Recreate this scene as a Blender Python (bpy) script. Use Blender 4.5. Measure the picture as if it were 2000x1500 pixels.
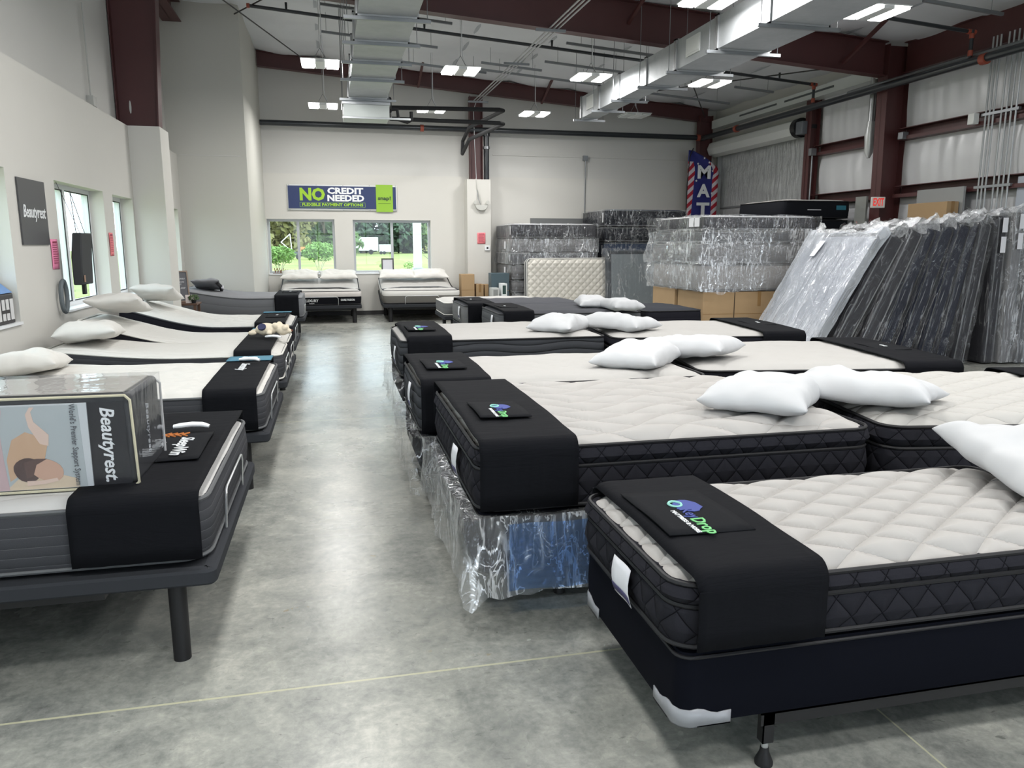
import bpy, bmesh, math, random
from mathutils import Vector, Matrix, Euler, noise
PI = math.pi
random.seed(7)
for _o in list(bpy.data.objects): bpy.data.objects.remove(_o)
SC = bpy.context.scene
COL = SC.collection

# ------------------------------------------------------------------ camera
cam = bpy.data.cameras.new('camera'); cam_o = bpy.data.objects.new('camera', cam); COL.objects.link(cam_o)
cam.sensor_width = 36.0; cam.lens = 27.0; cam.clip_end = 600; cam.clip_start = 0.02
cam_o.location = (0, 0, 1.70)
cam_o.rotation_euler = (math.radians(90 - 10.278), 0, math.radians(-12.930))
SC.camera = cam_o
# ------------------------------------------------------------------ sky, exposure
wd = bpy.data.worlds.new('sky'); SC.world = wd; wd.use_nodes = True
wn = wd.node_tree; wn.nodes.clear()
_bg = wn.nodes.new('ShaderNodeBackground'); _wo = wn.nodes.new('ShaderNodeOutputWorld')
_bg.inputs[0].default_value = (0.80, 0.90, 1.0, 1); _bg.inputs[1].default_value = 4.0
wn.links.new(_bg.outputs[0], _wo.inputs[0])
LAMP_W = 52.0
SC.view_settings.view_transform = 'Standard'; SC.view_settings.look = 'None'
SC.view_settings.gamma = 1.0; SC.view_settings.exposure = 0.14; SC.view_settings.use_curve_mapping = False
SC.cycles.use_denoising = True
try: SC.cycles.denoiser = 'OPENIMAGEDENOISE'
except Exception: pass
SC.cycles.max_bounces = 8; SC.cycles.diffuse_bounces = 4; SC.cycles.glossy_bounces = 3
SC.cycles.transparent_max_bounces = 16; SC.cycles.transmission_bounces = 4
SC.cycles.sample_clamp_indirect = 4.0; SC.cycles.caustics_reflective = False; SC.cycles.caustics_refractive = False

# ------------------------------------------------------------------ materials
def lin(c):
    c = c / 255.0
    return c / 12.92 if c <= 0.04045 else ((c + 0.055) / 1.055) ** 2.4
def rgb(r, g, b): return (lin(r), lin(g), lin(b), 1.0)
_M = {}
class NT:
    def __init__(s, name):
        s.m = bpy.data.materials.new(name); s.m.use_nodes = True; s.t = s.m.node_tree; s.t.nodes.clear()
        s.out = s.t.nodes.new('ShaderNodeOutputMaterial')
        s.b = s.n('ShaderNodeBsdfPrincipled'); s.l(s.b.outputs[0], s.out.inputs[0])
    def n(s, ty, **k):
        x = s.t.nodes.new(ty)
        for a, v in k.items(): setattr(x, a, v)
        return x
    def l(s, a, b): s.t.links.new(a, b)
    def val(s, x, v):
        if hasattr(v, 'is_output') or isinstance(v, bpy.types.NodeSocket): s.l(v, x)
        else: x.default_value = v
    def math(s, op, a, b=0.0, c=None):
        x = s.n('ShaderNodeMath', operation=op); s.val(x.inputs[0], a); s.val(x.inputs[1], b)
        if c is not None: s.val(x.inputs[2], c)
        return x.outputs[0]
    def coord(s, kind='Object', scale=(1, 1, 1), rot=(0, 0, 0)):
        if kind == 'Position': o = s.n('ShaderNodeNewGeometry').outputs['Position']
        else: o = s.n('ShaderNodeTexCoord').outputs[kind]
        mp = s.n('ShaderNodeMapping'); mp.inputs['Scale'].default_value = scale; mp.inputs['Rotation'].default_value = rot
        s.l(o, mp.inputs[0]); return mp.outputs[0]
    def noise(s, vec, scale, detail=3, rough=0.55, dist=0.0):
        x = s.n('ShaderNodeTexNoise'); s.l(vec, x.inputs['Vector']); x.inputs['Scale'].default_value = scale
        x.inputs['Detail'].default_value = detail; x.inputs['Roughness'].default_value = rough; x.inputs['Distortion'].default_value = dist
        return x.outputs[0]
    def ramp(s, fac, stops):
        x = s.n('ShaderNodeValToRGB'); s.l(fac, x.inputs[0]); e = x.color_ramp.elements
        while len(e) < len(stops): e.new(0.5)
        for i, (p, c) in enumerate(stops): e[i].position = p; e[i].color = c if len(c) == 4 else (*c, 1)
        return x.outputs[0]
    def mix(s, fac, a, b):
        x = s.n('ShaderNodeMix', data_type='RGBA'); s.val(x.inputs[0], fac); s.val(x.inputs[6], a); s.val(x.inputs[7], b); return x.outputs[2]
    def bump(s, h, strength=0.3, dist=0.01):
        x = s.n('ShaderNodeBump'); x.inputs['Strength'].default_value = strength; x.inputs['Distance'].default_value = dist
        s.l(h, x.inputs['Height']); s.l(x.outputs[0], s.b.inputs['Normal']); return x.outputs[0]
    def base(s, col, rough=0.6, metal=0.0, spec=0.5):
        s.val(s.b.inputs['Base Color'], col); s.val(s.b.inputs['Roughness'], rough); s.b.inputs['Metallic'].default_value = metal
        s.b.inputs['Specular IOR Level'].default_value = spec; return s
def g3(v): return (v, v, v, 1)

def M_plain(name, col, rough=0.6, metal=0.0, spec=0.5, nscale=0, nstr=0.1, vary=0.0, emit=0):
    if name in _M: return _M[name]
    t = NT(name); c = col
    if vary:
        n = t.noise(t.coord(), 3.0, 4); c = t.mix(n, tuple(x * (1 - vary) for x in col[:3]) + (1,), tuple(min(1, x * (1 + vary)) for x in col[:3]) + (1,))
    t.base(c, rough, metal, spec)
    if nscale: t.bump(t.noise(t.coord(), nscale, 3), nstr, 0.004)
    if emit: t.b.inputs['Emission Color'].default_value = col; t.b.inputs['Emission Strength'].default_value = emit
    _M[name] = t.m; return t.m

def M_fabric(name, col, pattern=None, a=0.1, b=0.1, strength=0.6, dist=0.012, rough=0.85, line=None, linew=0.06, weave=900, vary=0.12, spec=0.08):
    """cloth with a quilting pattern that follows the UV map (metres)"""
    if name in _M: return _M[name]
    t = NT(name); uv = t.coord('UV'); sep = t.n('ShaderNodeSeparateXYZ'); t.l(uv, sep.inputs[0]); U, V = sep.outputs[0], sep.outputs[1]
    w = t.noise(uv, weave, 2); col2 = tuple(max(0, x * (1 - vary)) for x in col[:3]) + (1,)
    c = t.mix(w, col2, col); h = None
    if pattern == 'diamond':
        p = t.math('ABSOLUTE', t.math('SINE', t.math('MULTIPLY', t.math('ADD', t.math('DIVIDE', U, a), t.math('DIVIDE', V, b)), PI)))
        q = t.math('ABSOLUTE', t.math('SINE', t.math('MULTIPLY', t.math('SUBTRACT', t.math('DIVIDE', U, a), t.math('DIVIDE', V, b)), PI)))
        h = t.math('POWER', t.math('MINIMUM', p, q), 0.5)
    elif pattern == 'drift':
        X_ = t.math('ADD', U, t.math('MULTIPLY', t.math('SINE', t.math('MULTIPLY', V, 7)), .05)); Y_ = t.math('ADD', V, t.math('MULTIPLY', t.math('SINE', t.math('ADD', t.math('MULTIPLY', U, 9), 1)), .05))
        p = t.math('ABSOLUTE', t.math('SINE', t.math('MULTIPLY', t.math('ADD', t.math('DIVIDE', X_, a), t.math('DIVIDE', Y_, b)), PI)))
        q = t.math('ABSOLUTE', t.math('SINE', t.math('MULTIPLY', t.math('SUBTRACT', t.math('DIVIDE', X_, a), t.math('DIVIDE', Y_, b)), PI)))
        h = t.math('POWER', t.math('MINIMUM', p, q), 0.5)
    elif pattern == 'rows':     # horizontal stitched rows
        h = t.math('POWER', t.math('ABSOLUTE', t.math('SINE', t.math('MULTIPLY', t.math('DIVIDE', V, b), PI))), 0.4)
    elif pattern == 'wave':
        wv = t.math('MULTIPLY', t.math('SINE', t.math('MULTIPLY', t.math('DIVIDE', U, a), 2 * PI)), 0.22)
        h = t.math('POWER', t.math('ABSOLUTE', t.math('SINE', t.math('MULTIPLY', t.math('ADD', t.math('DIVIDE', V, b), wv), PI))), 0.4)
    elif pattern == 'folds':    # loose wrinkles
        h = t.noise(t.coord('UV', (1.0, 5.0, 1)), 3.0, 4, 0.6, 1.2)
    elif pattern == 'blobs':
        vo = t.n('ShaderNodeTexVoronoi'); vo.inputs['Scale'].default_value = 1.0 / a; t.l(uv, vo.inputs['Vector']); h = t.math('SUBTRACT', 1.0, vo.outputs[0])
    if line is not None and h is not None:
        k = t.math('LESS_THAN', h, linew * 6); c = t.mix(k, c, line)
    t.base(c, rough, 0, spec)
    if rough > 0.5: t.b.inputs['Sheen Weight'].default_value = 0.0
    if h is not None: t.bump(h, strength, dist)
    _M[name] = t.m; return t.m

def M_plastic(name, milky=0.05, gloss=0.05, tint=(1, 1, 1), fold=5.0, strength=0.9, rough=0.12, fold_glint=0.65, stretch=(1.8, 1.8, 0.3), width=0.013):
    """loose clear film: see-through, shiny on its folds, with white streaks painted in as fold highlights"""
    if name in _M: return _M[name]
    t = NT(name); t.t.nodes.remove(t.b)
    tr = t.n('ShaderNodeBsdfTransparent'); tr.inputs[0].default_value = (*tint, 1)
    gl = t.n('ShaderNodeBsdfGlossy'); gl.inputs['Roughness'].default_value = rough; gl.inputs[0].default_value = (0.95, 0.97, 1, 1)
    df = t.n('ShaderNodeBsdfDiffuse'); df.inputs[0].default_value = (0.86 * tint[0], 0.88 * tint[1], 0.9 * tint[2], 1)
    v = t.coord('Object', stretch, (0.35, 0.25, 0.5)); n1 = t.noise(v, fold, 3, 0.55, 1.2); n3 = t.noise(t.coord('Object', (1, 1, .7), (.9, .2, 1.3)), fold * 1.7, 3, 0.6, 1.8)
    n2 = t.noise(t.coord('Object', (1, 1, 1)), fold * 0.45, 2, 0.5)
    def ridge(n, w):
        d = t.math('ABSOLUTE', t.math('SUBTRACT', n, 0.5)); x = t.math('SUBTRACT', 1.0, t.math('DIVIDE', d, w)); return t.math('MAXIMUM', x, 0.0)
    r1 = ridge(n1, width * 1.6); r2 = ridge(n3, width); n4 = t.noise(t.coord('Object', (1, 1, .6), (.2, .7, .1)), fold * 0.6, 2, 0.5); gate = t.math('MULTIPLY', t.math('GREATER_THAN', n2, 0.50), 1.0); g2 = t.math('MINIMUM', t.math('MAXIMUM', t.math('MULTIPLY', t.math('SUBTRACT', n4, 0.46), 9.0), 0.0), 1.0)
    cr = t.math('MULTIPLY', t.math('MAXIMUM', t.math('MULTIPLY', r1, g2), t.math('MULTIPLY', r2, gate)), fold_glint)  # highlights painted into the film colour as thin white streaks
    bp = t.n('ShaderNodeBump'); bp.inputs['Strength'].default_value = strength; bp.inputs['Distance'].default_value = 0.05
    t.l(t.math('ADD', n1, t.math('MULTIPLY', n3, 0.5)), bp.inputs['Height']); t.l(bp.outputs[0], gl.inputs['Normal'])
    fr = t.n('ShaderNodeFresnel'); fr.inputs[0].default_value = 1.33; t.l(bp.outputs[0], fr.inputs['Normal'])
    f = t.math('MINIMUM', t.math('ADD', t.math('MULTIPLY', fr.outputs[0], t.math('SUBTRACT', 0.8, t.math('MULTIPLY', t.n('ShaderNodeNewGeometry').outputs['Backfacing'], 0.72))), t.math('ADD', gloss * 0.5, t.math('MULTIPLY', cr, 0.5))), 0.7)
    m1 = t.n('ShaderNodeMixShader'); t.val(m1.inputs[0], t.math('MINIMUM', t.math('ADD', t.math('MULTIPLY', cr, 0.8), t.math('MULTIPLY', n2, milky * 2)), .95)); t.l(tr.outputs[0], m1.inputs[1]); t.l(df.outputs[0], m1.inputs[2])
    m2 = t.n('ShaderNodeMixShader'); t.l(f, m2.inputs[0]); t.l(m1.outputs[0], m2.inputs[1]); t.l(gl.outputs[0], m2.inputs[2])
    t.l(m2.outputs[0], t.out.inputs[0]); _M[name] = t.m; return t.m

def M_glass():
    if 'window_glass' in _M: return _M['window_glass']
    t = NT('window_glass'); t.t.nodes.remove(t.b)
    tr = t.n('ShaderNodeBsdfTransparent'); tr.inputs[0].default_value = (0.93, 0.97, 0.96, 1)
    gl = t.n('ShaderNodeBsdfGlossy'); gl.inputs['Roughness'].default_value = 0.01
    fr = t.n('ShaderNodeFresnel'); fr.inputs[0].default_value = 1.45
    m = t.n('ShaderNodeMixShader'); _b = t.n('ShaderNodeNewGeometry').outputs['Backfacing']; t.l(t.math('MULTIPLY', fr.outputs[0], t.math('SUBTRACT', 1.0, _b)), m.inputs[0]); t.l(tr.outputs[0], m.inputs[1]); t.l(gl.outputs[0], m.inputs[2])
    t.l(m.outputs[0], t.out.inputs[0]); _M['window_glass'] = t.m; return t.m

def M_wall(name, col, mottle=0.03, rough=0.75):
    if name in _M: return _M[name]
    t = NT(name); v = t.coord('Position'); n = t.noise(v, 0.7, 5, 0.6)
    t.base(t.mix(n, tuple(x * (1 - mottle) for x in col[:3]) + (1,), tuple(x * (1 + mottle) for x in col[:3]) + (1,)), rough, 0, 0.3)
    t.bump(t.noise(v, 120, 2), 0.08, 0.002); _M[name] = t.m; return t.m

def M_concrete():
    t = NT('polished_concrete'); v = t.coord('Position')
    big = t.noise(v, 0.55, 6, 0.65, 0.4); mid = t.noise(v, 3.2, 6, 0.7, 0.5); fine = t.noise(v, 26, 5, 0.7, 0.3)
    m = t.math('ADD', t.math('MULTIPLY', big, 0.4), t.math('ADD', t.math('MULTIPLY', mid, 0.42), t.math('MULTIPLY', fine, 0.28)))
    c = t.ramp(m, [(0.40, rgb(108, 110, 107)), (0.50, rgb(137, 139, 134)), (0.58, rgb(158, 159, 152)), (0.68, rgb(188, 187, 178))])
    sp = t.noise(t.coord('Position', (1, 2.2, 1), (0, 0, 0.5)), 16, 4, 0.65, 0.6)          # dark trowel flecks
    c = t.mix(t.ramp(sp, [(0.64, g3(0)), (0.72, g3(0.55))]), c, rgb(78, 80, 78))
    rs = t.noise(v, 1.9, 3, 0.5); rs2 = t.noise(v, 23, 3, 0.5)
    k = t.math('MULTIPLY', t.ramp(rs, [(0.66, g3(0)), (0.70, g3(1))]), t.ramp(rs2, [(0.60, g3(0)), (0.66, g3(0.6))]))
    c = t.mix(k, c, rgb(140, 118, 70))                                                     # small rust marks
    sep = t.n('ShaderNodeSeparateXYZ'); t.l(v, sep.inputs[0])
    def joint(sock, pos, w=0.006): return t.math('LESS_THAN', t.math('ABSOLUTE', t.math('SUBTRACT', sock, pos)), w)
    j = joint(sep.outputs[1], 2.85); j = t.math('MAXIMUM', j, joint(sep.outputs[1], 7.6)); j = t.math('MAXIMUM', j, joint(sep.outputs[0], 1.905, 0.004))
    j = t.math('MAXIMUM', j, joint(sep.outputs[1], 12.3)); j = t.math('MAXIMUM', j, joint(sep.outputs[0], -2.0, 0.004))
    c = t.mix(t.math('MULTIPLY', j, 0.75), c, rgb(196, 194, 164))
    r = t.math('ADD', 0.16, t.math('MULTIPLY', big, 0.22)); t.base(c, r, 0, 0.6); t.bump(t.math('ADD', mid, t.math('MULTIPLY', fine, 0.3)), 0.10, 0.01); return t.m

WHITE_TOP = M_fabric('ticking_white', rgb(183, 181, 178), 'blobs', a=0.16, strength=0.6, dist=0.02, vary=0.05)
TOP_LEFT = M_fabric('ticking_white_tufted', rgb(214, 212, 207), 'blobs', a=.11, strength=.8, dist=.02, vary=.05)  # whiter than the plain ticking, standing in for light missing on the left
TOP_PLAIN = M_fabric('ticking_white_plain', rgb(184, 182, 179), 'blobs', a=.2, strength=.4, dist=.02, vary=0.05)
TOP_WAVE = M_fabric('ticking_white_rippled', rgb(212, 210, 205), 'wave', a=0.5, b=0.055, strength=0.7, dist=0.01, vary=0.05)
BORDER_BLACK = M_fabric('border_black_diamond', rgb(46, 46, 52), 'diamond', a=0.115, b=0.13, strength=0.7, dist=0.018, line=rgb(20, 20, 25), linew=0.04, vary=0.35, weave=220)
BORDER_PILLOW = M_fabric('border_black_pillowtop', rgb(36, 36, 41), 'diamond', a=0.17, b=0.3, strength=0.9, dist=0.02, vary=0.35, weave=220)
BORDER_WAVE = M_fabric('border_charcoal_wave', rgb(66, 68, 72), 'wave', a=0.9, b=0.075, strength=0.9, dist=0.02, line=rgb(38, 39, 42), linew=0.06, vary=0.2)
BORDER_ROWS = M_fabric('border_grey_rows', rgb(74, 75, 79), 'rows', a=0.3, b=0.041, strength=0.5, dist=0.006, line=rgb(112, 113, 115), linew=0.05, vary=0.35, weave=260)
BORDER_GREY = M_fabric('border_grey_plain', rgb(118, 119, 120), 'rows', b=0.13, strength=0.4, dist=0.01, vary=0.15)
BORDER_DARK = M_fabric('border_dark_plain', rgb(32, 32, 38), 'rows', b=0.11, strength=0.5, dist=0.01, vary=0.2)
TOP_GREY = M_fabric('ticking_charcoal', rgb(84, 85, 90), 'blobs', a=0.22, strength=0.5, dist=0.02, vary=0.15)
TOP_GREY_LIGHT = M_fabric('ticking_grey', rgb(140, 141, 144), None, vary=0.12)
CHARCOAL = M_fabric('base_charcoal', rgb(58, 60, 64), None, vary=0.25, weave=500)
THROW = M_fabric('throw_black', rgb(22, 23, 27), 'folds', strength=0.35, dist=0.012, vary=0.2, rough=0.8, weave=600)
TEAL = M_fabric('throw_teal', rgb(92, 136, 156), None, vary=0.15)
NAVY = M_fabric('boxspring_black', rgb(13, 15, 24), 'folds', strength=0.12, dist=0.006, vary=0.2, rough=0.8)
PIPING = M_plain('piping_black', rgb(20, 20, 24), 0.6)
PIPING_G = M_plain('piping_grey', rgb(96, 98, 100), 0.7)
PIPING_W = M_plain('piping_white', rgb(222, 220, 214), 0.7)
PILLOW = M_fabric('pillow_white', rgb(200, 201, 203), None, vary=0.03, rough=0.75)
PILLOW_W = M_fabric('pillow_ivory', rgb(216, 214, 209), None, vary=0.03, rough=0.75)
STEEL_RED = M_plain('red_oxide_steel', rgb(78, 42, 42), 0.45, nscale=8, nstr=0.05, vary=0.1)
STEEL_DARK = M_plain('frame_black_metal', rgb(24, 24, 26), 0.45)
BLACK = M_plain('matt_black', rgb(18, 18, 21), 0.6)
CHROME = M_plain('chrome', rgb(214, 216, 218), 0.3, 0.85)
GALV = M_plain('galvanised', rgb(176, 178, 180), 0.4, 0.7, vary=0.12, nscale=3, nstr=0.15)
GALV_D = M_plain('galvanised_strut', rgb(140, 143, 146), 0.4, 0.7)
PIPE = M_plain('black_steel_pipe', rgb(40, 44, 48), 0.3, 0.1, 0.6)
FOAM = M_plain('black_pipe_insulation', rgb(18, 19, 22), 0.7)
ORANGE = M_plain('orange_coupling', rgb(150, 70, 52), 0.5)
WHITE = M_plain('white_paint', rgb(232, 234, 236), 0.5)
WFRAME = M_plain('window_frame_aluminium', rgb(178, 180, 182), 0.4, 0.3)
PAPER = M_plain('white_label', rgb(226, 227, 232), 0.6)
VIOLET = M_plain('label_band', rgb(60, 58, 96), 0.6)
CARD = M_plain('cardboard', rgb(170, 142, 106), 0.8, vary=0.08)
TAPE = M_plain('packing_tape', rgb(150, 118, 78), 0.35)
WALLM = M_wall('wall_paint', rgb(207, 205, 199)); WALLU = M_wall('upper_wall_paint', rgb(204, 203, 199))
VINYL = M_plain('white_vinyl_insulation', rgb(212, 213, 216), 0.28, 0, 0.6, vary=0.03)
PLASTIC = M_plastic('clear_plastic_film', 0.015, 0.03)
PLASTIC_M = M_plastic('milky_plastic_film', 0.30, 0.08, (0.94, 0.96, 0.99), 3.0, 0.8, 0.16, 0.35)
PLASTIC_B = M_plastic('blue_plastic_film', 0.12, 0.03, (0.42, 0.60, 0.92), 4.0, 0.6, 0.2, 0.25)
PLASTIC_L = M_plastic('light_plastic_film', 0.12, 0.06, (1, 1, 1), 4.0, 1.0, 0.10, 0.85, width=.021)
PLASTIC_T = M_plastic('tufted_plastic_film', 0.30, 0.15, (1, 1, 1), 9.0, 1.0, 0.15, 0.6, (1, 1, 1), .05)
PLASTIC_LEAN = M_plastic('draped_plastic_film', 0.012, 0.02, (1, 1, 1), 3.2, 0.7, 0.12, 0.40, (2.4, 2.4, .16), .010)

# ------------------------------------------------------------------ object helpers
def tag(o, label=None, cat=None, group=None, kind=None):
    if label: o['label'] = label
    if cat: o['category'] = cat
    if group: o['group'] = group
    if kind: o['kind'] = kind
    return o
def thing(name, label, cat, loc=(0, 0, 0), rot=(0, 0, 0), group=None, kind=None):
    o = bpy.data.objects.new(name, None); COL.objects.link(o); o.location = loc; o.rotation_euler = rot
    o.empty_display_size = 0.1
    return tag(o, label, cat, group, kind)
class MB:
    def __init__(s): s.v = []; s.f = []; s.uv = {}; s.fm = []; s.mi = 0
    def add(s, vs, fs, uvs=None):
        b = len(s.v); s.v += [tuple(p) for p in vs]
        for f in fs:
            s.f.append(tuple(b + i for i in f)); s.fm.append(s.mi)
        if uvs:
            for i, u in enumerate(uvs): s.uv[b + i] = u
        return s
    def box(s, x0, x1, y0, y1, z0, z1):
        v = [(x, y, z) for x in (x0, x1) for y in (y0, y1) for z in (z0, z1)]
        return s.add(v, [(0, 1, 3, 2), (4, 6, 7, 5), (0, 4, 5, 1), (2, 3, 7, 6), (0, 2, 6, 4), (1, 5, 7, 3)])
    def beam(s, p, q, w, h, up=(0, 0, 1)):
        p = Vector(p); q = Vector(q); d = (q - p).normalized(); r = d.cross(Vector(up))
        if r.length < 1e-4: r = d.cross(Vector((1, 0, 0)))
        r.normalize(); u = r.cross(d).normalized(); v = []
        for a in (p, q):
            for i, j in ((-1, -1), (1, -1), (1, 1), (-1, 1)): v.append(a + r * (i * w / 2) + u * (j * h / 2))
        return s.add(v, [(0, 1, 2, 3), (4, 7, 6, 5), (0, 4, 5, 1), (1, 5, 6, 2), (2, 6, 7, 3), (3, 7, 4, 0)])
    def tube(s, pts, r, n=8, cap=True, closed=False):
        pts = [Vector(p) for p in pts]; m = len(pts); rr = r if isinstance(r, (list, tuple)) else [r] * m
        vs = []; pu = None
        for i, p in enumerate(pts):
            if closed: d = (pts[(i + 1) % m] - pts[i - 1])
            elif i == 0: d = pts[1] - p
            elif i == m - 1: d = p - pts[i - 1]
            else: d = (pts[i + 1] - p).normalized() + (p - pts[i - 1]).normalized()
            d.normalize()
            if pu is None: pu = d.orthogonal().normalized()
            u = pu - d * pu.dot(d)
            if u.length < 1e-5: u = d.orthogonal()
            u.normalize(); pu = u; w = d.cross(u)
            for k in range(n):
                a = 2 * PI * k / n; vs.append(p + (u * math.cos(a) + w * math.sin(a)) * rr[i])
        fs = []
        for i in range(m if closed else m - 1):
            j = (i + 1) % m
            for k in range(n): fs.append((i * n + k, i * n + (k + 1) % n, j * n + (k + 1) % n, j * n + k))
        if cap and not closed: fs.append(tuple(range(n))[::-1]); fs.append(tuple((m - 1) * n + k for k in range(n)))
        return s.add(vs, fs)
    def cyl(s, c, r, h, n=16, r2=None): return s.tube([c, (c[0], c[1], c[2] + h)], [r, r if r2 is None else r2], n)
    def grid(s, fn, nu, nv, uvfn=None):
        vs = []; uv = []
        for j in range(nv + 1):
            for i in range(nu + 1):
                vs.append(fn(i / nu, j / nv))
                if uvfn: uv.append(uvfn(i / nu, j / nv))
        fs = [(j * (nu + 1) + i, j * (nu + 1) + i + 1, (j + 1) * (nu + 1) + i + 1, (j + 1) * (nu + 1) + i) for j in range(nv) for i in range(nu)]
        return s.add(vs, fs, uv if uvfn else None)
    def prism(s, poly, y0, y1, axis='y'):
        n = len(poly)
        f = {'y': lambda a, b, t: (a, t, b), 'z': lambda a, b, t: (a, b, t), 'x': lambda a, b, t: (t, a, b)}[axis]
        vs = [f(a, b, y0) for a, b in poly] + [f(a, b, y1) for a, b in poly]
        return s.add(vs, [tuple(range(n)), tuple(range(2 * n - 1, n - 1, -1))] + [(i, i + n, (i + 1) % n + n, (i + 1) % n) for i in range(n)])
    def sphere(s, c, r, n=12, m=8, sc=(1, 1, 1)):
        vs = []
        for j in range(m + 1):
            for i in range(n):
                t = PI * j / m; a = 2 * PI * i / n
                vs.append((c[0] + r * sc[0] * math.sin(t) * math.cos(a), c[1] + r * sc[1] * math.sin(t) * math.sin(a), c[2] + r * sc[2] * math.cos(t)))
        return s.add(vs, [(j * n + i, j * n + (i + 1) % n, (j + 1) * n + (i + 1) % n, (j + 1) * n + i) for j in range(m) for i in range(n)])
    def build(s, name, mat, parent=None, smooth=35, fix=True, bevel=0, xf=None):
        me = bpy.data.meshes.new(name); me.from_pydata([xf(p) for p in s.v] if xf else s.v, [], s.f)
        mats = mat if isinstance(mat, (list, tuple)) else [mat]
        for m in mats: me.materials.append(m)
        me.polygons.foreach_set('material_index', s.fm)
        if s.uv:
            ul = me.uv_layers.new(name='UVMap')
            for lp in me.loops: ul.data[lp.index].uv = s.uv.get(lp.vertex_index, (0, 0))
        if fix:
            bm = bmesh.new(); bm.from_mesh(me); bmesh.ops.recalc_face_normals(bm, faces=bm.faces); bm.to_mesh(me); bm.free()
        if smooth:
            me.polygons.foreach_set('use_smooth', [True] * len(me.polygons)); me.set_sharp_from_angle(angle=math.radians(smooth))
        me.update(); o = bpy.data.objects.new(name, me); COL.objects.link(o)
        if parent is not None: o.parent = parent
        if bevel:
            b = o.modifiers.new('bevel', 'BEVEL'); b.width = bevel; b.segments = 2; b.limit_method = 'ANGLE'
        return o
def structure(o, name=None):
    o['kind'] = 'structure'; return o
def copy_tree(o, parent=None):
    c = o.copy(); COL.objects.link(c); c.parent = parent
    for ch in list(o.children): copy_tree(ch, c)
    return c
def lettering(name, s, size, mat, parent, loc=(0, 0, 0), rot=(0, 0, 0), extrude=0.0012, shear=0.0, align='CENTER', width=None, bold=0.0, height=None, spacing=1.0, line=None):
    cu = bpy.data.curves.new(name, 'FONT'); cu.body = s; cu.size = size; cu.extrude = extrude; cu.shear = shear
    cu.align_x = align; cu.align_y = 'CENTER'; cu.offset = bold; cu.resolution_u = 2; cu.space_character = spacing
    if line: cu.space_line = line
    o = bpy.data.objects.new(name, cu); COL.objects.link(o); bpy.context.view_layer.update()
    me = bpy.data.meshes.new_from_object(o.evaluated_get(bpy.context.evaluated_depsgraph_get())); bpy.data.objects.remove(o)
    xs = [v.co.x for v in me.vertices]; ys = [v.co.y for v in me.vertices]
    if xs and (width or height):
        fx = width / (max(xs) - min(xs)) if width else None; fy = height / (max(ys) - min(ys)) if height else None
        fx = fx or fy; fy = fy or fx
        me.transform(Matrix.Diagonal((fx, fy, 1, 1)))
    me.materials.clear(); me.materials.append(mat)
    o = bpy.data.objects.new(name, me); COL.objects.link(o); o.location = loc; o.rotation_euler = rot; o.parent = parent
    return o
# ------------------------------------------------------------------ bed kit (local frame: x foot->head, y across, z up)
def rr(L, W, r, off=0.0, step=0.12, n=5):
    """closed rounded-rectangle outline with arc-length, offset outward by off"""
    x0, x1, y0, y1 = -off, L + off, -off, W + off; r = max(0.01, r + off); p = []
    def seg(a, b):
        d = math.hypot(b[0] - a[0], b[1] - a[1]); k = max(1, int(d / step))
        for i in range(k): p.append((a[0] + (b[0] - a[0]) * i / k, a[1] + (b[1] - a[1]) * i / k))
    def arc(cx, cy, a0):
        for i in range(n): a = a0 + PI / 2 * i / n; p.append((cx + r * math.cos(a), cy + r * math.sin(a)))
    seg((x0 + r, y0), (x1 - r, y0)); arc(x1 - r, y0 + r, -PI / 2); seg((x1, y0 + r), (x1, y1 - r)); arc(x1 - r, y1 - r, 0)
    seg((x1 - r, y1), (x0 + r, y1)); arc(x0 + r, y1 - r, PI / 2); seg((x0, y1 - r), (x0, y0 + r)); arc(x0 + r, y0 + r, PI)
    s = [0.0]
    for i in range(1, len(p)): s.append(s[-1] + math.hypot(p[i][0] - p[i - 1][0], p[i][1] - p[i - 1][1]))
    return p, s
def loft(prof, L, W, r, step=0.12):
    """prof: list of (z, outward offset)"""
    m = MB(); base, s = rr(L, W, r, 0, step); n = len(base)
    per = s[-1] + math.hypot(base[0][0] - base[-1][0], base[0][1] - base[-1][1]); cx, cy = L / 2, W / 2
    vs = []; uv = []; nr = []
    for i in range(n):
        a = Vector((*base[i - 1], 0)); b = Vector((*base[(i + 1) % n], 0)); d = (b - a).normalized(); nr.append(Vector((d.y, -d.x, 0)))
    for z, off in prof:
        for i in range(n + 1):
            k = i % n; q = Vector((*base[k], 0)) + nr[k] * off; vs.append((q.x, q.y, z)); uv.append((s[k] if i < n else per, z))
    fs = [(j * (n + 1) + i, j * (n + 1) + i + 1, (j + 1) * (n + 1) + i + 1, (j + 1) * (n + 1) + i) for j in range(len(prof) - 1) for i in range(n)]
    m.add(vs, fs, uv); return m
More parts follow.
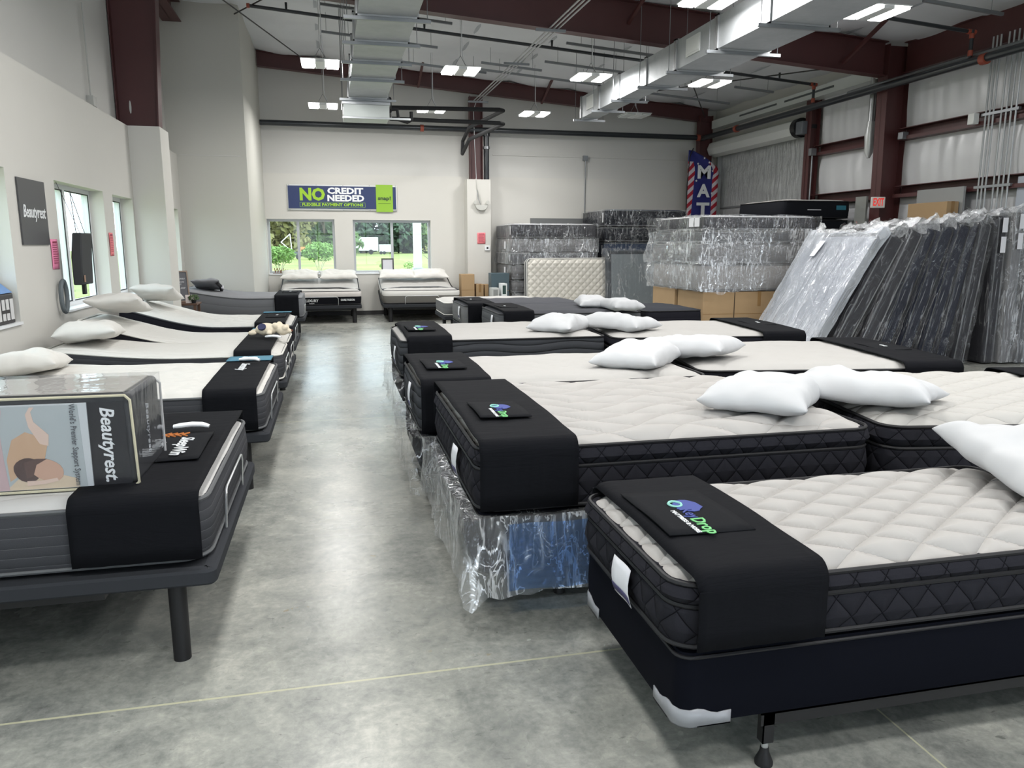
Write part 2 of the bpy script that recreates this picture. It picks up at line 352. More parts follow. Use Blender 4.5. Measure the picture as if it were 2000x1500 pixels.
def top_grid(L, W, r, z, quilt='blobs', h=0.012, res=0.05, crown=0.015, a=0.14, b=0.14, inset=0.0, seed=0, drop=0.02):
    m = MB(); nu = max(4, int((L - 2 * inset) / res)); nv = max(4, int((W - 2 * inset) / res))
    def P(u, v):
        x = inset + u * (L - 2 * inset); y = inset + v * (W - 2 * inset); R = r
        cx = min(max(x, R), L - R); cy = min(max(y, R), W - R); dx, dy = x - cx, y - cy
        if dx and dy:
            k = max(abs(dx), abs(dy)) / math.hypot(dx, dy); x = cx + dx * k; y = cy + dy * k
        e = min(u, 1 - u) * L; f = min(v, 1 - v) * W; edge = min(1, e / 0.15) * min(1, f / 0.12); edge = edge * (2 - edge)
        q = 0
        if quilt == 'diamond':
            q = min(abs(math.sin(PI * (x / a + y / b))), abs(math.sin(PI * (x / a - y / b)))) ** 0.5
        elif quilt == 'drift':
            yy = y + 0.05 * math.sin(x * 9 + 1); xx = x + 0.05 * math.sin(y * 7)
            q = min(abs(math.sin(PI * (xx / (2.2 * a) + yy / b))), abs(math.sin(PI * (xx / (2.2 * a) - yy / b)))) ** 0.5
        elif quilt == 'blobs':
            q = 0.5 + 0.5 * noise.noise(Vector((x * 7, y * 7, seed)))
        elif quilt == 'tuft':
            q = (abs(math.sin(PI * x / a)) * abs(math.sin(PI * y / b))) ** 0.35
        zz = z - drop * (1 - edge) + crown * edge + h * q * edge + 0.006 * noise.noise(Vector((x * 2, y * 2, seed + 5)))
        return (x, y, zz)
    m.grid(P, nu, nv, lambda u, v: (u * L, v * W)); return m
def ring(L, W, r, z, off, rad, step=0.12):
    base, s = rr(L, W, r, off, step); return MB().tube([(x, y, z) for x, y in base], rad, 6, closed=True)
def bendf(rise, x0=0.85, L=2.03):
    if not rise: return None
    def f(p):
        t = max(0.0, (p[0] - x0) / (L - x0)); return (p[0], p[1], p[2] + rise * t * t * (1.7 - 0.7 * t))
    return f
STYLES = {
 # name: (profile fn(T), border material, top material, quilt, pipe heights (fractions), pipe material)
 'euro': dict(prof=lambda T: [(0.01, -0.02), (0.02, 0.002), (0.05, 0.012), (T * .35, 0.022), (T * .62, 0.010), (T * .66, -0.012), (T * .70, 0.008), (T * .80, 0.026), (T * .93, 0.012), (T * .955, -0.004), (T * .96, -0.03)],
              side=BORDER_BLACK, pipes=(0.05, 0.66, 0.97), pm=PIPING),
 'plain': dict(prof=lambda T: [(0.01, -0.02), (0.02, 0.0), (0.05, 0.01), (T * .5, 0.018), (T * .9, 0.008), (T * .945, -0.002), (T * .95, -0.03)], side=BORDER_ROWS, pipes=(0.05, 0.95), pm=PIPING_G),
}
def mattress(label, loc, rotz, L, W, T, style='plain', side=None, top=TOP_PLAIN, quilt='blobs', h=0.012, res=0.05, a=0.14, b=0.14, pm=None, rise=0, group=None, crown=0.02,
             tags=(), r=0.11, name='mattress', rx=(0, 0), seed=0, tag_z=None, topside=False, pipes=None):
    st = STYLES[style]; t = thing(name, label, 'mattress', loc, (rx[0], rx[1], rotz), group); bf = bendf(rise, L=L)
    pr = st['prof'](T); fold = loft(pr, L, W, r)
    fold.build('side_border', side or st['side'], t, xf=bf, fix=False)
    top_grid(L, W, r, T, quilt, h, res, crown, a, b, inset=0.004, seed=seed, drop=0.018).build('top_panel', top, t, xf=bf, smooth=80, fix=False)
    MB().grid(lambda u, v: (0.03 + u * (L - .06), 0.03 + v * (W - .06), 0.008), 12, 3).build('underside', side or st['side'], t, xf=bf, fix=False)
    for k in (pipes or st['pipes']):
        ring(L, W, r, T * k if k > .06 else 0.018, 0.004, 0.009).build('piping', pm or st['pm'], t, xf=bf)
    for (y, z, w, hh) in tags:
        m = MB(); m.mi = 0; m.grid(lambda u, v: (-0.032 - 0.014 * math.sin(v * 3) + 0.003 * math.sin(u * 5), y + u * w - v * 0.02, z - v * hh), 4, 5)
        m.mi = 1; m.grid(lambda u, v: (-0.0345 - 0.014 * math.sin((.72 + v * .22) * 3) + 0.003 * math.sin(u * 5), y + u * w - (.72 + v * .22) * 0.02, z - (.72 + v * .2) * hh), 4, 2)
        ct = m.build('care_tag', [PAPER, VIOLET], t, fix=False); ct['label'] = 'white label with a dark violet band'
        sm = ct.modifiers.new('solidify', 'SOLIDIFY'); sm.thickness = 0.002
    return t
def throw(label, loc, rotz, W, T, x0, x1, drop, teal=0.0, rise=0, group=None, foot=0.0, name='bed_throw', th=0.012, head_y=None):
    th = .006
    """cloth laid over the width of a bed; T = height of mattress top above loc z, drop = hang at the sides"""
    t = thing(name, label, 'bed throw', loc, (0, 0, rotz), group)
    path = []; R = 0.05; o = 0.036
    zl = T + 0.03
    path.append((-o - 0.004, zl - drop)); path.append((-o - 0.006, zl - drop * .75)); path.append((-o - .004, zl - drop * .5)); path.append((-o - .004, zl - drop * .25)); path.append((-o - .004, zl - R))
    for i in range(1, 5): a = PI / 2 * i / 5; path.append((-o - .004 + R * (1 - math.cos(a)), zl - R + R * math.sin(a)))
    n = 16
    for i in range(n + 1): y = -o + R + (W + 2 * o - 2 * R) * i / n; path.append((y, zl + 0.008 * math.sin(PI * i / n)))
    right = [(W - y, z) for y, z in path[:9]][::-1]; path += right
    s = [0.0]
    for i in range(1, len(path)): s.append(s[-1] + math.hypot(path[i][0] - path[i - 1][0], path[i][1] - path[i - 1][1]))
    N = len(path) - 1; tot = s[-1]; nx = 14; bf = bendf(rise, L=2.03)
    def P(u, v):
        k = v * N; i = min(N - 1, int(k)); f = k - i; y = path[i][0] * (1 - f) + path[i + 1][0] * f; z = path[i][1] * (1 - f) + path[i + 1][1] * f
        x = x0 + u * (x1 - x0); side = 1 if (i < 5 or i > N - 6) else 0
        wv = 0.005 * noise.noise(Vector((x * 6, y * 5, z * 5 + 3))) + (0.004 * math.sin(x * 28 + z * 4) * side)
        x += 0.006 * noise.noise(Vector((y * 3, z * 3, 7)))
        if side: y += (-abs(wv) if y < W / 2 else abs(wv))
        else: z += abs(wv) * 0.8
        if foot and u < 0.12: z -= foot * (1 - u / 0.12) ** 2 * (1 - side)
        return (x, y, z)
    m = MB(); m.grid(P, nx, N, lambda u, v: (x0 + u * (x1 - x0), v * tot))
    o1 = m.build('cloth', THROW, t, fix=False, smooth=60, xf=bf); sd = o1.modifiers.new('solidify', 'SOLIDIFY'); sd.thickness = th; sd.offset = 1.0
    if teal:   # coloured band on the far side (towards y = 0 or y = W)
        y0, y1 = (0.0, teal) if teal > 0 else (W + teal, W)
        m = MB(); m.grid(lambda u, v: (x0 - .004 + u * (x1 - x0 + .008), y0 + (y1 - y0) * v, zl + 0.017 + 0.008 * math.sin(PI * (y0 + (y1 - y0) * v) / W) + 0.0), 10, 4, lambda u, v: (u, v))
        b = m.build('coloured_band', TEAL, t, fix=False, xf=bf); b['label'] = 'pale teal end band'; sd = b.modifiers.new('solidify', 'SOLIDIFY'); sd.thickness = 0.004
    return t
BLUE_T = M_plain('thread_blue', rgb(52, 66, 140), 0.7); GREEN_T = M_plain('thread_green', rgb(112, 190, 120), 0.7); WHITE_T = M_plain('thread_white', rgb(225, 228, 230), 0.7)
MINT_T = M_plain('thread_mint', rgb(150, 215, 200), 0.7); ORANGE_T = M_plain('thread_orange', rgb(214, 128, 62), 0.7); PATCHM = M_fabric('patch_black', rgb(30, 31, 34), None, vary=0.15)
def patch(parent, x, y, z, w, d, kind='drop', flip=False, tilt=(0, 0)):
    """name pocket lying on the throw. w along y, d along x; read from the foot of the bed"""
    e = MB(); nn = 8
    e.grid(lambda u, v: (x + u * d, y + v * w, z + 0.003 + 0.006 * (1 - u) ** 2 + 0.004 * math.sin(v * 5)), nn, nn, lambda u, v: (u * d, v * w))
    p = e.build('name_patch', PATCHM, parent, fix=False, smooth=60); s = p.modifiers.new('solidify', 'SOLIDIFY'); s.thickness = 0.004; s.offset = 1
    # text frame: reads towards -y with tops towards +x
    rz = -PI / 2; zt = z + 0.014; yc = y + w / 2; xc = x + d * 0.48
    if kind == 'drop':
        k = w / 0.42; yc -= .03; xc -= .01
        lettering('lettering', 'Key', 0.07 * k, BLUE_T, p, (xc + .015, yc - .02 * k, zt), (0, 0, rz), bold=0.001, width=0.085 * k, height=.055 * k)
        lettering('lettering', 'Drop', 0.07 * k, GREEN_T, p, (xc + .012, yc - .135 * k, zt), (0, 0, rz), bold=0.0012, width=0.135 * k, height=.06 * k)
        lettering('lettering', 'MATTRESS & MORE', 0.02 * k, WHITE_T, p, (xc - .032 * k, yc - .085 * k, zt), (0, 0, rz), bold=0.0007, width=0.2 * k, height=.016 * k)
        m = MB(); m.tube([(xc + .005 + .022 * k * math.cos(q * PI / 6), yc + .075 * k + .026 * k * math.sin(q * PI / 6), zt) for q in range(12)], .0045 * k, 5, closed=True)
        m.build('emblem', MINT_T, p); m = MB(); pts = [(xc + .04 * k + .045 * k * math.cos(q * PI / 8) * (1 + .15 * math.sin(q * 3)), yc + .055 * k + .06 * k * math.sin(q * PI / 8)) for q in range(16)]
        m.prism(pts, zt - .002, zt - .0008, 'z'); m.build('emblem', BLUE_T, p)
    elif kind == 'sleep':
        rz = PI / 2
        lettering('lettering', 'SleepWin', 0.09, WHITE_T, p, (xc - .05, yc + .02, zt), (0, 0, rz), shear=0.35, bold=0.0012, width=0.34, height=.085)
        lettering('lettering', 'MATTRESSES', 0.03, M_plain('thread_grey', rgb(150, 152, 154), .7), p, (xc - .05 + .095, yc + .05, zt), (0, 0, rz), bold=0.0006, width=0.22, height=.022)
        m = MB()
        for q in range(4):
            m.tube([(xc - .04 + q * .028, yc - .21 - .035, zt), (xc - .01 + q * .03, yc - .21, zt), (xc - .04 + q * .028, yc - .21 + .035, zt)], .004, 4)
        m.build('emblem', ORANGE_T, p)
    elif kind == 'script':
        lettering('lettering', 'Serenity', 0.06, WHITE_T, p, (xc, yc, zt), (0, 0, PI / 2), shear=0.35, bold=0.001, width=0.30, height=.075)
    elif kind == 'small':
        lettering('lettering', 'Drop', 0.05, WHITE_T, p, (xc, yc, zt), (0, 0, rz), bold=0.001, width=0.10, height=.04)
    return p
def box_spring(label, loc, rotz, L, W, T, group=None, guards=False, mat=NAVY):
    t = thing('box_spring', label, 'box spring', loc, (0, 0, rotz), group)
    loft([(0.0, -0.03), (0.002, -0.004), (0.02, 0.0), (T * .5, 0.004), (T - .015, 0.0), (T - .002, -0.01), (T, -0.05)], L, W, 0.05).build('fabric_cover', mat, t, fix=False)
    m = MB(); m.box(.04, L - .04, .04, W - .04, .003, .01); m.box(.04, L - .04, .04, W - .04, T - .012, T - .004); m.build('deck', mat, t)
    ring(L, W, .05, T - .012, 0.002, .006).build('piping', PIPING, t)
    if guards:
        for cy, sy in ((0, 1), (W, -1)):
            m = MB(); n = 14; R = .05; s = MB()
            # plastic corner guard wrapping the bottom corner, wavy upper edge
            pts = []
            for i in range(n + 1):
                u = i / n
                if u < .4: q = (R + (1 - u / .4) * .13, -.006)
                elif u > .6: q = (-.006, R + (u - .6) / .4 * .13)
                else: a = (u - .4) / .2 * PI / 2; q = (R - (R + .006) * math.sin(a), R - (R + .006) * math.cos(a))
                hh = .034 + .026 * (1 - abs(2 * u - 1)) + .006 * math.cos(u * 6 * PI)
                pts.append((q[0], cy + sy * q[1], hh))
            vs = [(x, y, -.006) for x, y, hh in pts] + [(x, y, hh) for x, y, hh in pts]
            s.add(vs, [(i, i + 1, n + 2 + i, n + 1 + i) for i in range(n)])
            # wider flanges reach under the cover
            s.add([(x, y, -.006) for x, y, hh in pts] + [(.1, cy + sy * .1, -.006)], [(i, i + 1, n + 1) for i in range(n)])
            g = s.build('corner_guard', M_plain('guard_grey_plastic', rgb(150, 152, 157), .35), t); g['label'] = 'light grey plastic corner guard'
            sm = g.modifiers.new('solidify', 'SOLIDIFY'); sm.thickness = .004
    return t
def bed_frame(label, loc, rotz, L, W, H, group=None, inset=0.3, leg_y=(0.06,), wheels=False):
    """angle-iron rails on adjustable legs with glide feet; loc z = 0"""
    t = thing('metal_bed_stand', label, 'bed frame', loc, (0, 0, rotz), group)
    for y, s in ((0.02, 1), (W - .02, -1)):
        m = MB(); m.box(inset - .03, L - .05, min(y, y + s * .004), max(y, y + s * .004), H - .045, H - .002); m.box(inset - .03, L - .05, min(y, y + s * .04), max(y, y + s * .04), H - .006, H - .002); m.build('side_rail', STEEL_DARK, t)
        for x in (inset, L - .35):
            m = MB(); m.box(x - .02, x + .02, y, y + s * .004, .085, H - .004); m.box(x - .02, x - .016, y, y + s * .035, .085, H - .004); m.build('leg', STEEL_DARK, t)
            g = MB(); g.cyl((x, y + s * .018, .055), .012, .04, 12); q = g.build('leg_stem', CHROME, t)
            g = MB(); g.tube([(x, y + s * .018, 0), (x, y + s * .018, .012), (x, y + s * .018, .045), (x, y + s * .018, .062)], [.03, .03, .016, .014], 14); g.build('glide_foot', BLACK, t)
    for x in (inset, L - .35):
        m = MB(); m.box(x - .015, x + .015, .03, W - .03, H - .03, H - .008); m.build('cross_rail', STEEL_DARK, t)
    return t
def adjustable_base(label, loc, rotz, L, W, H, T=0.075, group=None, rise=0, bar=True, legs=True, bars=((0.3, 0.7),), leg_in=(0.17, 0.10), leg_r=0.036):
    t = thing('adjustable_base', label, 'bed base', loc, (0, 0, rotz), group); bf = bendf(rise, x0=0.85, L=L)
    m = loft([(H, -.03), (H + .002, -.01), (H + .012, 0), (H + T - .012, 0), (H + T - .002, -.01), (H + T, -.05)], L, W, .04)
    m.build('platform', CHARCOAL, t, xf=bf, fix=False)
    m = MB(); m.grid(lambda u, v: (.03 + u * (L - .06), .03 + v * (W - .06), H + T - .004), 12, 2); m.grid(lambda u, v: (.03 + u * (L - .06), .03 + v * (W - .06), H + .003), 12, 2)
    m.build('deck', CHARCOAL, t, xf=bf, fix=False)
    m = MB(); m.box(.45, L - .45, .12, W - .12, H - .07, H + .02); m.build('motor_frame', STEEL_DARK, t)
    for x in (leg_in[0], L - leg_in[0] - .1):
        for y in (leg_in[1], W - leg_in[1]):
            g = MB(); g.cyl((x, y, 0), leg_r * .96, H + .003, 20, leg_r); g.build('leg', BLACK, t)
    for a, b in bars:
        y0, y1 = a * W, b * W; z0 = H + T - .02; z1 = H + T + .18; x = .025
        p = [(x + .04, y0, z0 - .02), (x - .005, y0, z0), (x - .012, y0, z1 - .04), (x - .012, y0 + .02, z1 - .008), (x - .012, y0 + .05, z1), (x - .012, y1 - .05, z1), (x - .012, y1 - .02, z1 - .008), (x - .012, y1, z1 - .04), (x - .005, y1, z0), (x + .04, y1, z0 - .02)]
        MB().tube(p, .006, 8).build('mattress_retainer', CHROME, t)
    return t
def pillow(label, loc, rot, L=0.66, W=0.46, H=0.2, mat=PILLOW, seed=1, group=None, flange=0.0):
    L *= 1.14; W *= 1.10; n = 24; mm = 18
    def S(sign):
        def f(u, v):
            a, b = 2 * u - 1, 2 * v - 1
            pa = 1 - 0.10 * (1 - b * b) ** 1.0 * 0 ; x = a * L / 2 * (1 - 0.09 * (1 - b * b) * a * a); y = b * W / 2 * (1 - 0.10 * (1 - a * a) * b * b)
            e = max(0, (1 - a ** 4)) ** 0.58 * max(0, (1 - b ** 4)) ** 0.58
            wr = noise.noise(Vector((x * 4 + seed, y * 4, sign))) * 0.42 + noise.noise(Vector((x * 13, y * 9 + seed, sign))) * 0.16 - 0.14 * (1 - min(1, abs(noise.noise(Vector((x * 5 + y * 4, y * 3 - x, seed)))) * 6))
            z = sign * H / 2 * e * (1 + wr) * (1.0 if sign > 0 else 0.55)
            z += 0.012 * noise.noise(Vector((a * 3 + seed, b * 3, 9))) * (abs(a) ** 3 + abs(b) ** 3)
            x += 0.015 * noise.noise(Vector((b * 4, seed, 0))); y += 0.015 * noise.noise(Vector((a * 4, seed, 5)))
            return (x, y, z)
        return f
    m = MB(); m.grid(S(1), n, mm, lambda u, v: (u, v)); m.grid(S(-1), n, mm, lambda u, v: (u, v))
    me_o = m.build('pillow', mat, None, fix=False, smooth=0)
    bm = bmesh.new(); bm.from_mesh(me_o.data); bmesh.ops.remove_doubles(bm, verts=bm.verts, dist=0.0015); bmesh.ops.recalc_face_normals(bm, faces=bm.faces)
    for f in bm.faces: f.smooth = True
    bm.to_mesh(me_o.data); bm.free()
    s = me_o.modifiers.new('subsurf', 'SUBSURF'); s.levels = 1; s.render_levels = 1
    me_o.location = loc; me_o.rotation_euler = rot; tag(me_o, label, 'pillow', group); return me_o
def crumple(x0, x1, y0, y1, z0, z1, amp=0.02, seed=0, res=0.09, gather=None, bottom=True, sag=0.0):
    """loose film around a box; gather = list of ((x,y,z), reach) corners that stick out in a tuft"""
    m = MB(); C = Vector(((x0 + x1) / 2, (y0 + y1) / 2, (z0 + z1) / 2))
    def D(p):
        p = Vector(p); n = noise.noise_vector(p * 5 + Vector((seed, 0, 0))) * amp + noise.noise_vector(p * 14 + Vector((0, seed, 0))) * amp * .5
        q = p + n
        if gather:
            for g, reach, pull in gather:
                d = (p - Vector(g)).length
                if d < reach:
                    k = (1 - d / reach) ** 2; q += Vector(pull) * k * (0.7 + 0.8 * noise.noise(p * 22))
        if sag and p.z < C.z: q.z -= sag * abs(noise.noise(Vector((p.x * 3, p.y * 3, seed))))
        return q
    def face(o, a, b):
        o, a, b = Vector(o), Vector(a), Vector(b); nu = max(2, int(a.length / res)); nv = max(2, int(b.length / res))
        m.grid(lambda u, v: D(o + a * u + b * v), nu, nv)
    X, Y, Z = x1 - x0, y1 - y0, z1 - z0
    face((x0, y0, z0), (X, 0, 0), (0, 0, Z)); face((x1, y1, z0), (-X, 0, 0), (0, 0, Z)); face((x0, y1, z0), (0, -Y, 0), (0, 0, Z)); face((x1, y0, z0), (0, Y, 0), (0, 0, Z))
    face((x0, y0, z1), (X, 0, 0), (0, Y, 0))
    return m
def wrapped_mattress(label, loc, rot, L, W, T, side, top, film=PLASTIC, seed=0, group=None, amp=.014, gather=None, name='wrapped_mattress', labels=(), r=0.09, h=0.008, loose=.016, cat='mattress'):
    t = thing(name, label, cat, loc, rot, group)
    loft([(0.0, -.05), (0.012, -.005), (.03, .006), (T * .5, .014), (T - .03, .006), (T - .012, -.004)], L, W, r).build('side_border', side, t, fix=False)
    top_grid(L, W, r, T - .006, 'blobs', h, 0.09, .01, inset=0, seed=seed, drop=.012).build('top_panel', top, t, fix=False, smooth=80)
    MB().grid(lambda u, v: (.03 + u * (L - .06), .03 + v * (W - .06), .004), 3, 3).build('underside', side, t, fix=False)
    for zz in (.03, T - .02): ring(L, W, r, zz, .004, .008).build('piping', PIPING_G if side not in (BORDER_DARK, BORDER_BLACK) else PIPING, t)
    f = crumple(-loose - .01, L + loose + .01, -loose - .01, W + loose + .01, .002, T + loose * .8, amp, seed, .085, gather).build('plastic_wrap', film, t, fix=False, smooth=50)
    for (p, a, b) in labels:
        p, a, b = Vector(p), Vector(a), Vector(b); m = MB(); m.add([p, p + a, p + a + b, p + b], [(0, 1, 2, 3)]); q = m.build('shipping_label', PAPER, t, fix=False, smooth=0)
        s = q.modifiers.new('solidify', 'SOLIDIFY'); s.thickness = .002
    return t

def tufts(m, x0, x1, y0, y1, z, h, seed, n=26):
    """gathered film standing up along the top of a wrapped mattress: ragged crumpled ridge"""
    random.seed(seed); m.mi = 1
    for s_ in (0, 1):
        def P(u, v, s_=s_):
            y = y0 + (y1 - y0) * u; k = .35 + .9 * max(0, noise.noise(Vector((y * 3.1, seed, 0))) + .35) + (1.0 if u < .22 else 0) * (1 - u / .22) + (.6 if u > .8 else 0) * (u - .8) / .2
            x = x0 + (x1 - x0) * (s_ * (1 - v) + v * .5); q = noise.noise_vector(Vector((y * 9, v * 3, seed + s_ * 5))) * (.02 + .05 * v)
            return (x + q.x * 1.3, y + q.y, z + h * k * v + q.z)
        m.grid(P, n, 5)
    m.mi = 0
# ------------------------------------------------------------------ the building
XL, XU, XR, YB, YF = -2.75, -2.90, 9.95, 19.3, -9.0
def zroof(x): return 5.95 - 0.075 * (x + 1.45)
m = MB(); m.box(-3.2, 10.3, YF - .2, 19.75, -0.12, 0.0); structure(m.build('floor', M_concrete(), smooth=0))
def wall_with_holes(name, axis, a, b, z0, z1, p0, p1, holes, mat):
    """axis 'x': wall in the yz plane between x=p0..p1, running a..b along y; holes = (a0,a1,z0,z1)"""
    m = MB(); hs = sorted(holes)
    def bx(u0, u1, w0, w1):
        if u1 - u0 < 1e-4 or w1 - w0 < 1e-4: return
        if axis == 'x': m.box(p0, p1, u0, u1, w0, w1)
        else: m.box(u0, u1, p0, p1, w0, w1)
    u = a
    for h in hs: bx(u, h[0], z0, z1); bx(h[0], h[1], z0, h[2]); bx(h[0], h[1], h[3], z1); u = h[1]
    bx(u, b, z0, z1); return structure(m.build(name, mat, smooth=0))
LWIN = [(-6.5, -4.9, 1.02, 2.35), (-3.4, -1.8, 1.02, 2.35), (0.2, 1.8, 1.02, 2.35), (3.0, 4.7, 1.02, 2.35), (6.05, 7.68, 1.02, 2.36), (8.92, 10.66, 1.02, 2.35), (11.08, 12.12, 1.02, 2.34), (14.3, 15.45, 1.02, 2.34)]
wall_with_holes('wall_left', 'x', YF, YB, 0, 3.35, -3.0, XL, LWIN, WALLM)
m = MB(); m.box(-3.15, XU, YF, YB, 3.35, 6.3); structure(m.build('wall_left_upper', WALLU, smooth=0))
BWIN = [(-1.50, 0.06, 1.02, 2.30), (0.49, 2.37, 1.02, 2.29)]
wall_with_holes('wall_back', 'y', -1.6, XR + .1, 0, 3.35, YB, 19.66, BWIN, WALLM)
m = MB(); m.box(-1.6, XR + .1, 19.36, 19.66, 3.35, 6.1); structure(m.build('wall_back_upper', WALLU, smooth=0))
m = MB(); m.box(3.95, 9.9, 19.335, 19.36, 3.88, 3.905); structure(m.build('trim_1', WALLU, smooth=0))
m = MB(); m.box(-3.0, -1.52, 15.75, 19.6, 0, 6.2); structure(m.build('wall_left_chase', M_wall('chase_wall_paint', rgb(196, 195, 188)), smooth=0))
m = MB(); m.box(-2.70, -1.62, 15.742, 15.752, 3.33, 3.345); structure(m.build('trim_2', WALLU, smooth=0))
m = MB(); m.box(XL - .02, -2.33, 12.2, 12.8, 0, 3.35); structure(m.build('wall_left_pilaster', WALLM, smooth=0))
m = MB(); m.box(3.22, 3.80, 18.88, 19.32, 0, 3.26); structure(m.build('wall_back_pilaster', WALLM, smooth=0))
wall_with_holes('wall_front', 'y', -3.15, XR + .3, 0, 6.3, YF - .2, YF, [(-2.3, 3.4, .05, 3.9), (3.9, 9.4, .05, 3.9)], WALLM)
for _i, (_a, _b) in enumerate(((-2.3, 3.4), (3.9, 9.4))):   # unseen shop front behind the camera, added to let in fill light
    m = MB()
    for _k in range(5): _x = _a + (_b - _a - .06) * _k / 4; m.box(_x, _x + .06, YF - .14, YF - .04, .05, 3.9)
    m.box(_a, _b, YF - .14, YF - .04, .05, .13); m.box(_a, _b, YF - .14, YF - .04, 3.82, 3.9); m.box(_a, _b, YF - .14, YF - .04, 2.3, 2.36); structure(m.build('window_%d' % (11 + _i), WFRAME, smooth=0))
# right wall: vinyl faced insulation hanging in folds between the girts, roll-up door opening left free
def vin(y0, y1, z0, z1, seed):
    m = MB(); nu = max(6, int((y1 - y0) / .045)); nv = max(3, int((z1 - z0) / .25))
    def P(u, v):
        y = y0 + u * (y1 - y0); z = z0 + v * (z1 - z0); k = math.sin(PI * v) ** .5
        return (XR - .02 - .035 * k * (.6 + noise.noise(Vector((y * 5.5, z * .5, seed)))) - .05 * k * max(0, noise.noise(Vector((y * 1.4, 0, seed + 3)))) , y, z)
    return m.grid(P, nu, nv)
m = MB(); m.box(XR, XR + .2, YF, 14.9, 0, 5.5); m.box(XR, XR + .2, 18.95, 19.7, 0, 5.5); m.box(XR, XR + .2, 14.9, 18.95, 4.2, 5.5); structure(m.build('wall_right', WALLU, smooth=0))
for k, (z0, z1) in enumerate(((0.0, 2.5), (2.72, 3.5), (3.72, 4.95))):
    mm = MB()
    for y0, y1 in ((YF, 12.2), (12.5, 14.6)): g = vin(y0, y1, z0, z1, k * 7 + y0); mm.add(g.v, g.f)
    structure(mm.build('wall_right_lining', VINYL, fix=False, smooth=60))
# roof lining: white faced blanket sagging between purlins that run from front to back
m = MB(); NX, NY = 104, 60
def RP(u, v):
    x = -3.1 + u * 13.3; y = YF + v * (19.7 - YF); t = ((x + 3.1) / 1.48) % 1.0; s = ((y + 9) / 1.42) % 1.0
    return (x, y, zroof(x) + .10 - .07 * math.sin(PI * t) ** .7 - .035 * math.sin(PI * s) ** .8 - .012 * noise.noise(Vector((x * 1.5, y * 1.5, 1))))
m.grid(RP, 200, 200)
structure(m.build('ceiling', M_plain('roof_blanket', rgb(222, 224, 228), .45, 0, .4, vary=.05), fix=False, smooth=60))
m = MB(); m.box(-3.2, XR + .3, YF - .2, 19.8, 6.3, 6.4); structure(m.build('ceiling_deck', WALLU, smooth=0))
for k in range(1, 9):
    x = -3.1 + 1.48 * k; m = MB(); m.box(x - .03, x + .03, YF, 19.3, zroof(x) + .07, zroof(x) + .16)
    structure(m.build('ceiling_purlin', M_plain('purlin_grey', rgb(176, 180, 186), .5), smooth=0))
m = MB(); m.box(.1, 3.2, YB - .02, YB, 0, .1); m.box(-1.52, 3.22, YB - .018, YB, 0, .1); structure(m.build('baseboard_back', M_plain('baseboard_dark', rgb(52, 50, 50), .5), smooth=0))
m = MB(); m.box(XL, XL + .015, YF, 12.2, 0, .1); m.box(XL, XL + .015, 12.8, 15.75, 0, .1); structure(m.build('baseboard_left', _M['baseboard_dark'], smooth=0))
# windows
def window_back(i, x0, x1, z0, z1, mull):
    t = thing('window_%d' % i, None, None, (0, 0, 0)); t['kind'] = 'structure'; y = 19.46; f = .055
    m = MB(); m.box(x0, x0 + f, y, y + .07, z0, z1); m.box(x1 - f, x1, y, y + .07, z0, z1); m.box(x0 + f, x1 - f, y, y + .07, z1 - f, z1); m.box(x0 + f, x1 - f, y, y + .07, z0, z0 + f)
    m.build('window_frame', WFRAME, t, smooth=0)
    m = MB(); m.box(mull - .03, mull + .03, y - .005, y + .065, z0 + f, z1 - f); m.build('mullion', WFRAME, t, smooth=0)
    m = MB(); m.box(x0 + f, x1 - f, y + .03, y + .034, z0 + f, z1 - f); m.build('window_pane', M_glass(), t, smooth=0)
    m = MB(); m.box(x0, x1, YB - .02, 19.46, z0 - .025, z0 + .002); m.build('window_sill', WHITE, t, smooth=0)
window_back(1, -1.50, .06, 1.02, 2.30, -.80); window_back(2, .49, 2.37, 1.02, 2.29, 1.43)
for i, (y0, y1, z0, z1) in enumerate(LWIN):
    t = thing('window_%d' % (i + 3), None, None); t['kind'] = 'structure'; x = -2.99; f = .05
    m = MB(); m.box(x, x + .08, y0, y0 + f, z0, z1); m.box(x, x + .08, y1 - f, y1, z0, z1); m.box(x, x + .08, y0 + f, y1 - f, z1 - f, z1); m.box(x, x + .08, y0 + f, y1 - f, z0, z0 + f); m.build('window_frame', WHITE, t, smooth=0)
    ym = y0 + (y1 - y0) * (.44 if i == 5 else .5)
    m = MB(); m.box(x, x + .09, ym - .03, ym + .03, z0 + f, z1 - f); m.build('mullion', WHITE, t, smooth=0)
    m = MB()
    for a, b in ((y0 + f, ym - .03), (ym + .03, y1 - f)):
        for q in ((a, a + .012, z0 + f, z1 - f), (b - .012, b, z0 + f, z1 - f), (a, b, z1 - f - .012, z1 - f), (a, b, z0 + f, z0 + f + .012)): m.box(x + .075, x + .083, *q)
    m.build('gasket', BLACK, t, smooth=0)
    m = MB(); m.box(x + .03, x + .034, y0 + f, y1 - f, z0 + f, z1 - f); m.build('window_pane', M_glass(), t, smooth=0)
    m = MB(); m.box(x + .08, XL + .02, y0, y1, z0 - .02, z0 + .002); m.build('window_sill', WHITE, t, smooth=0)
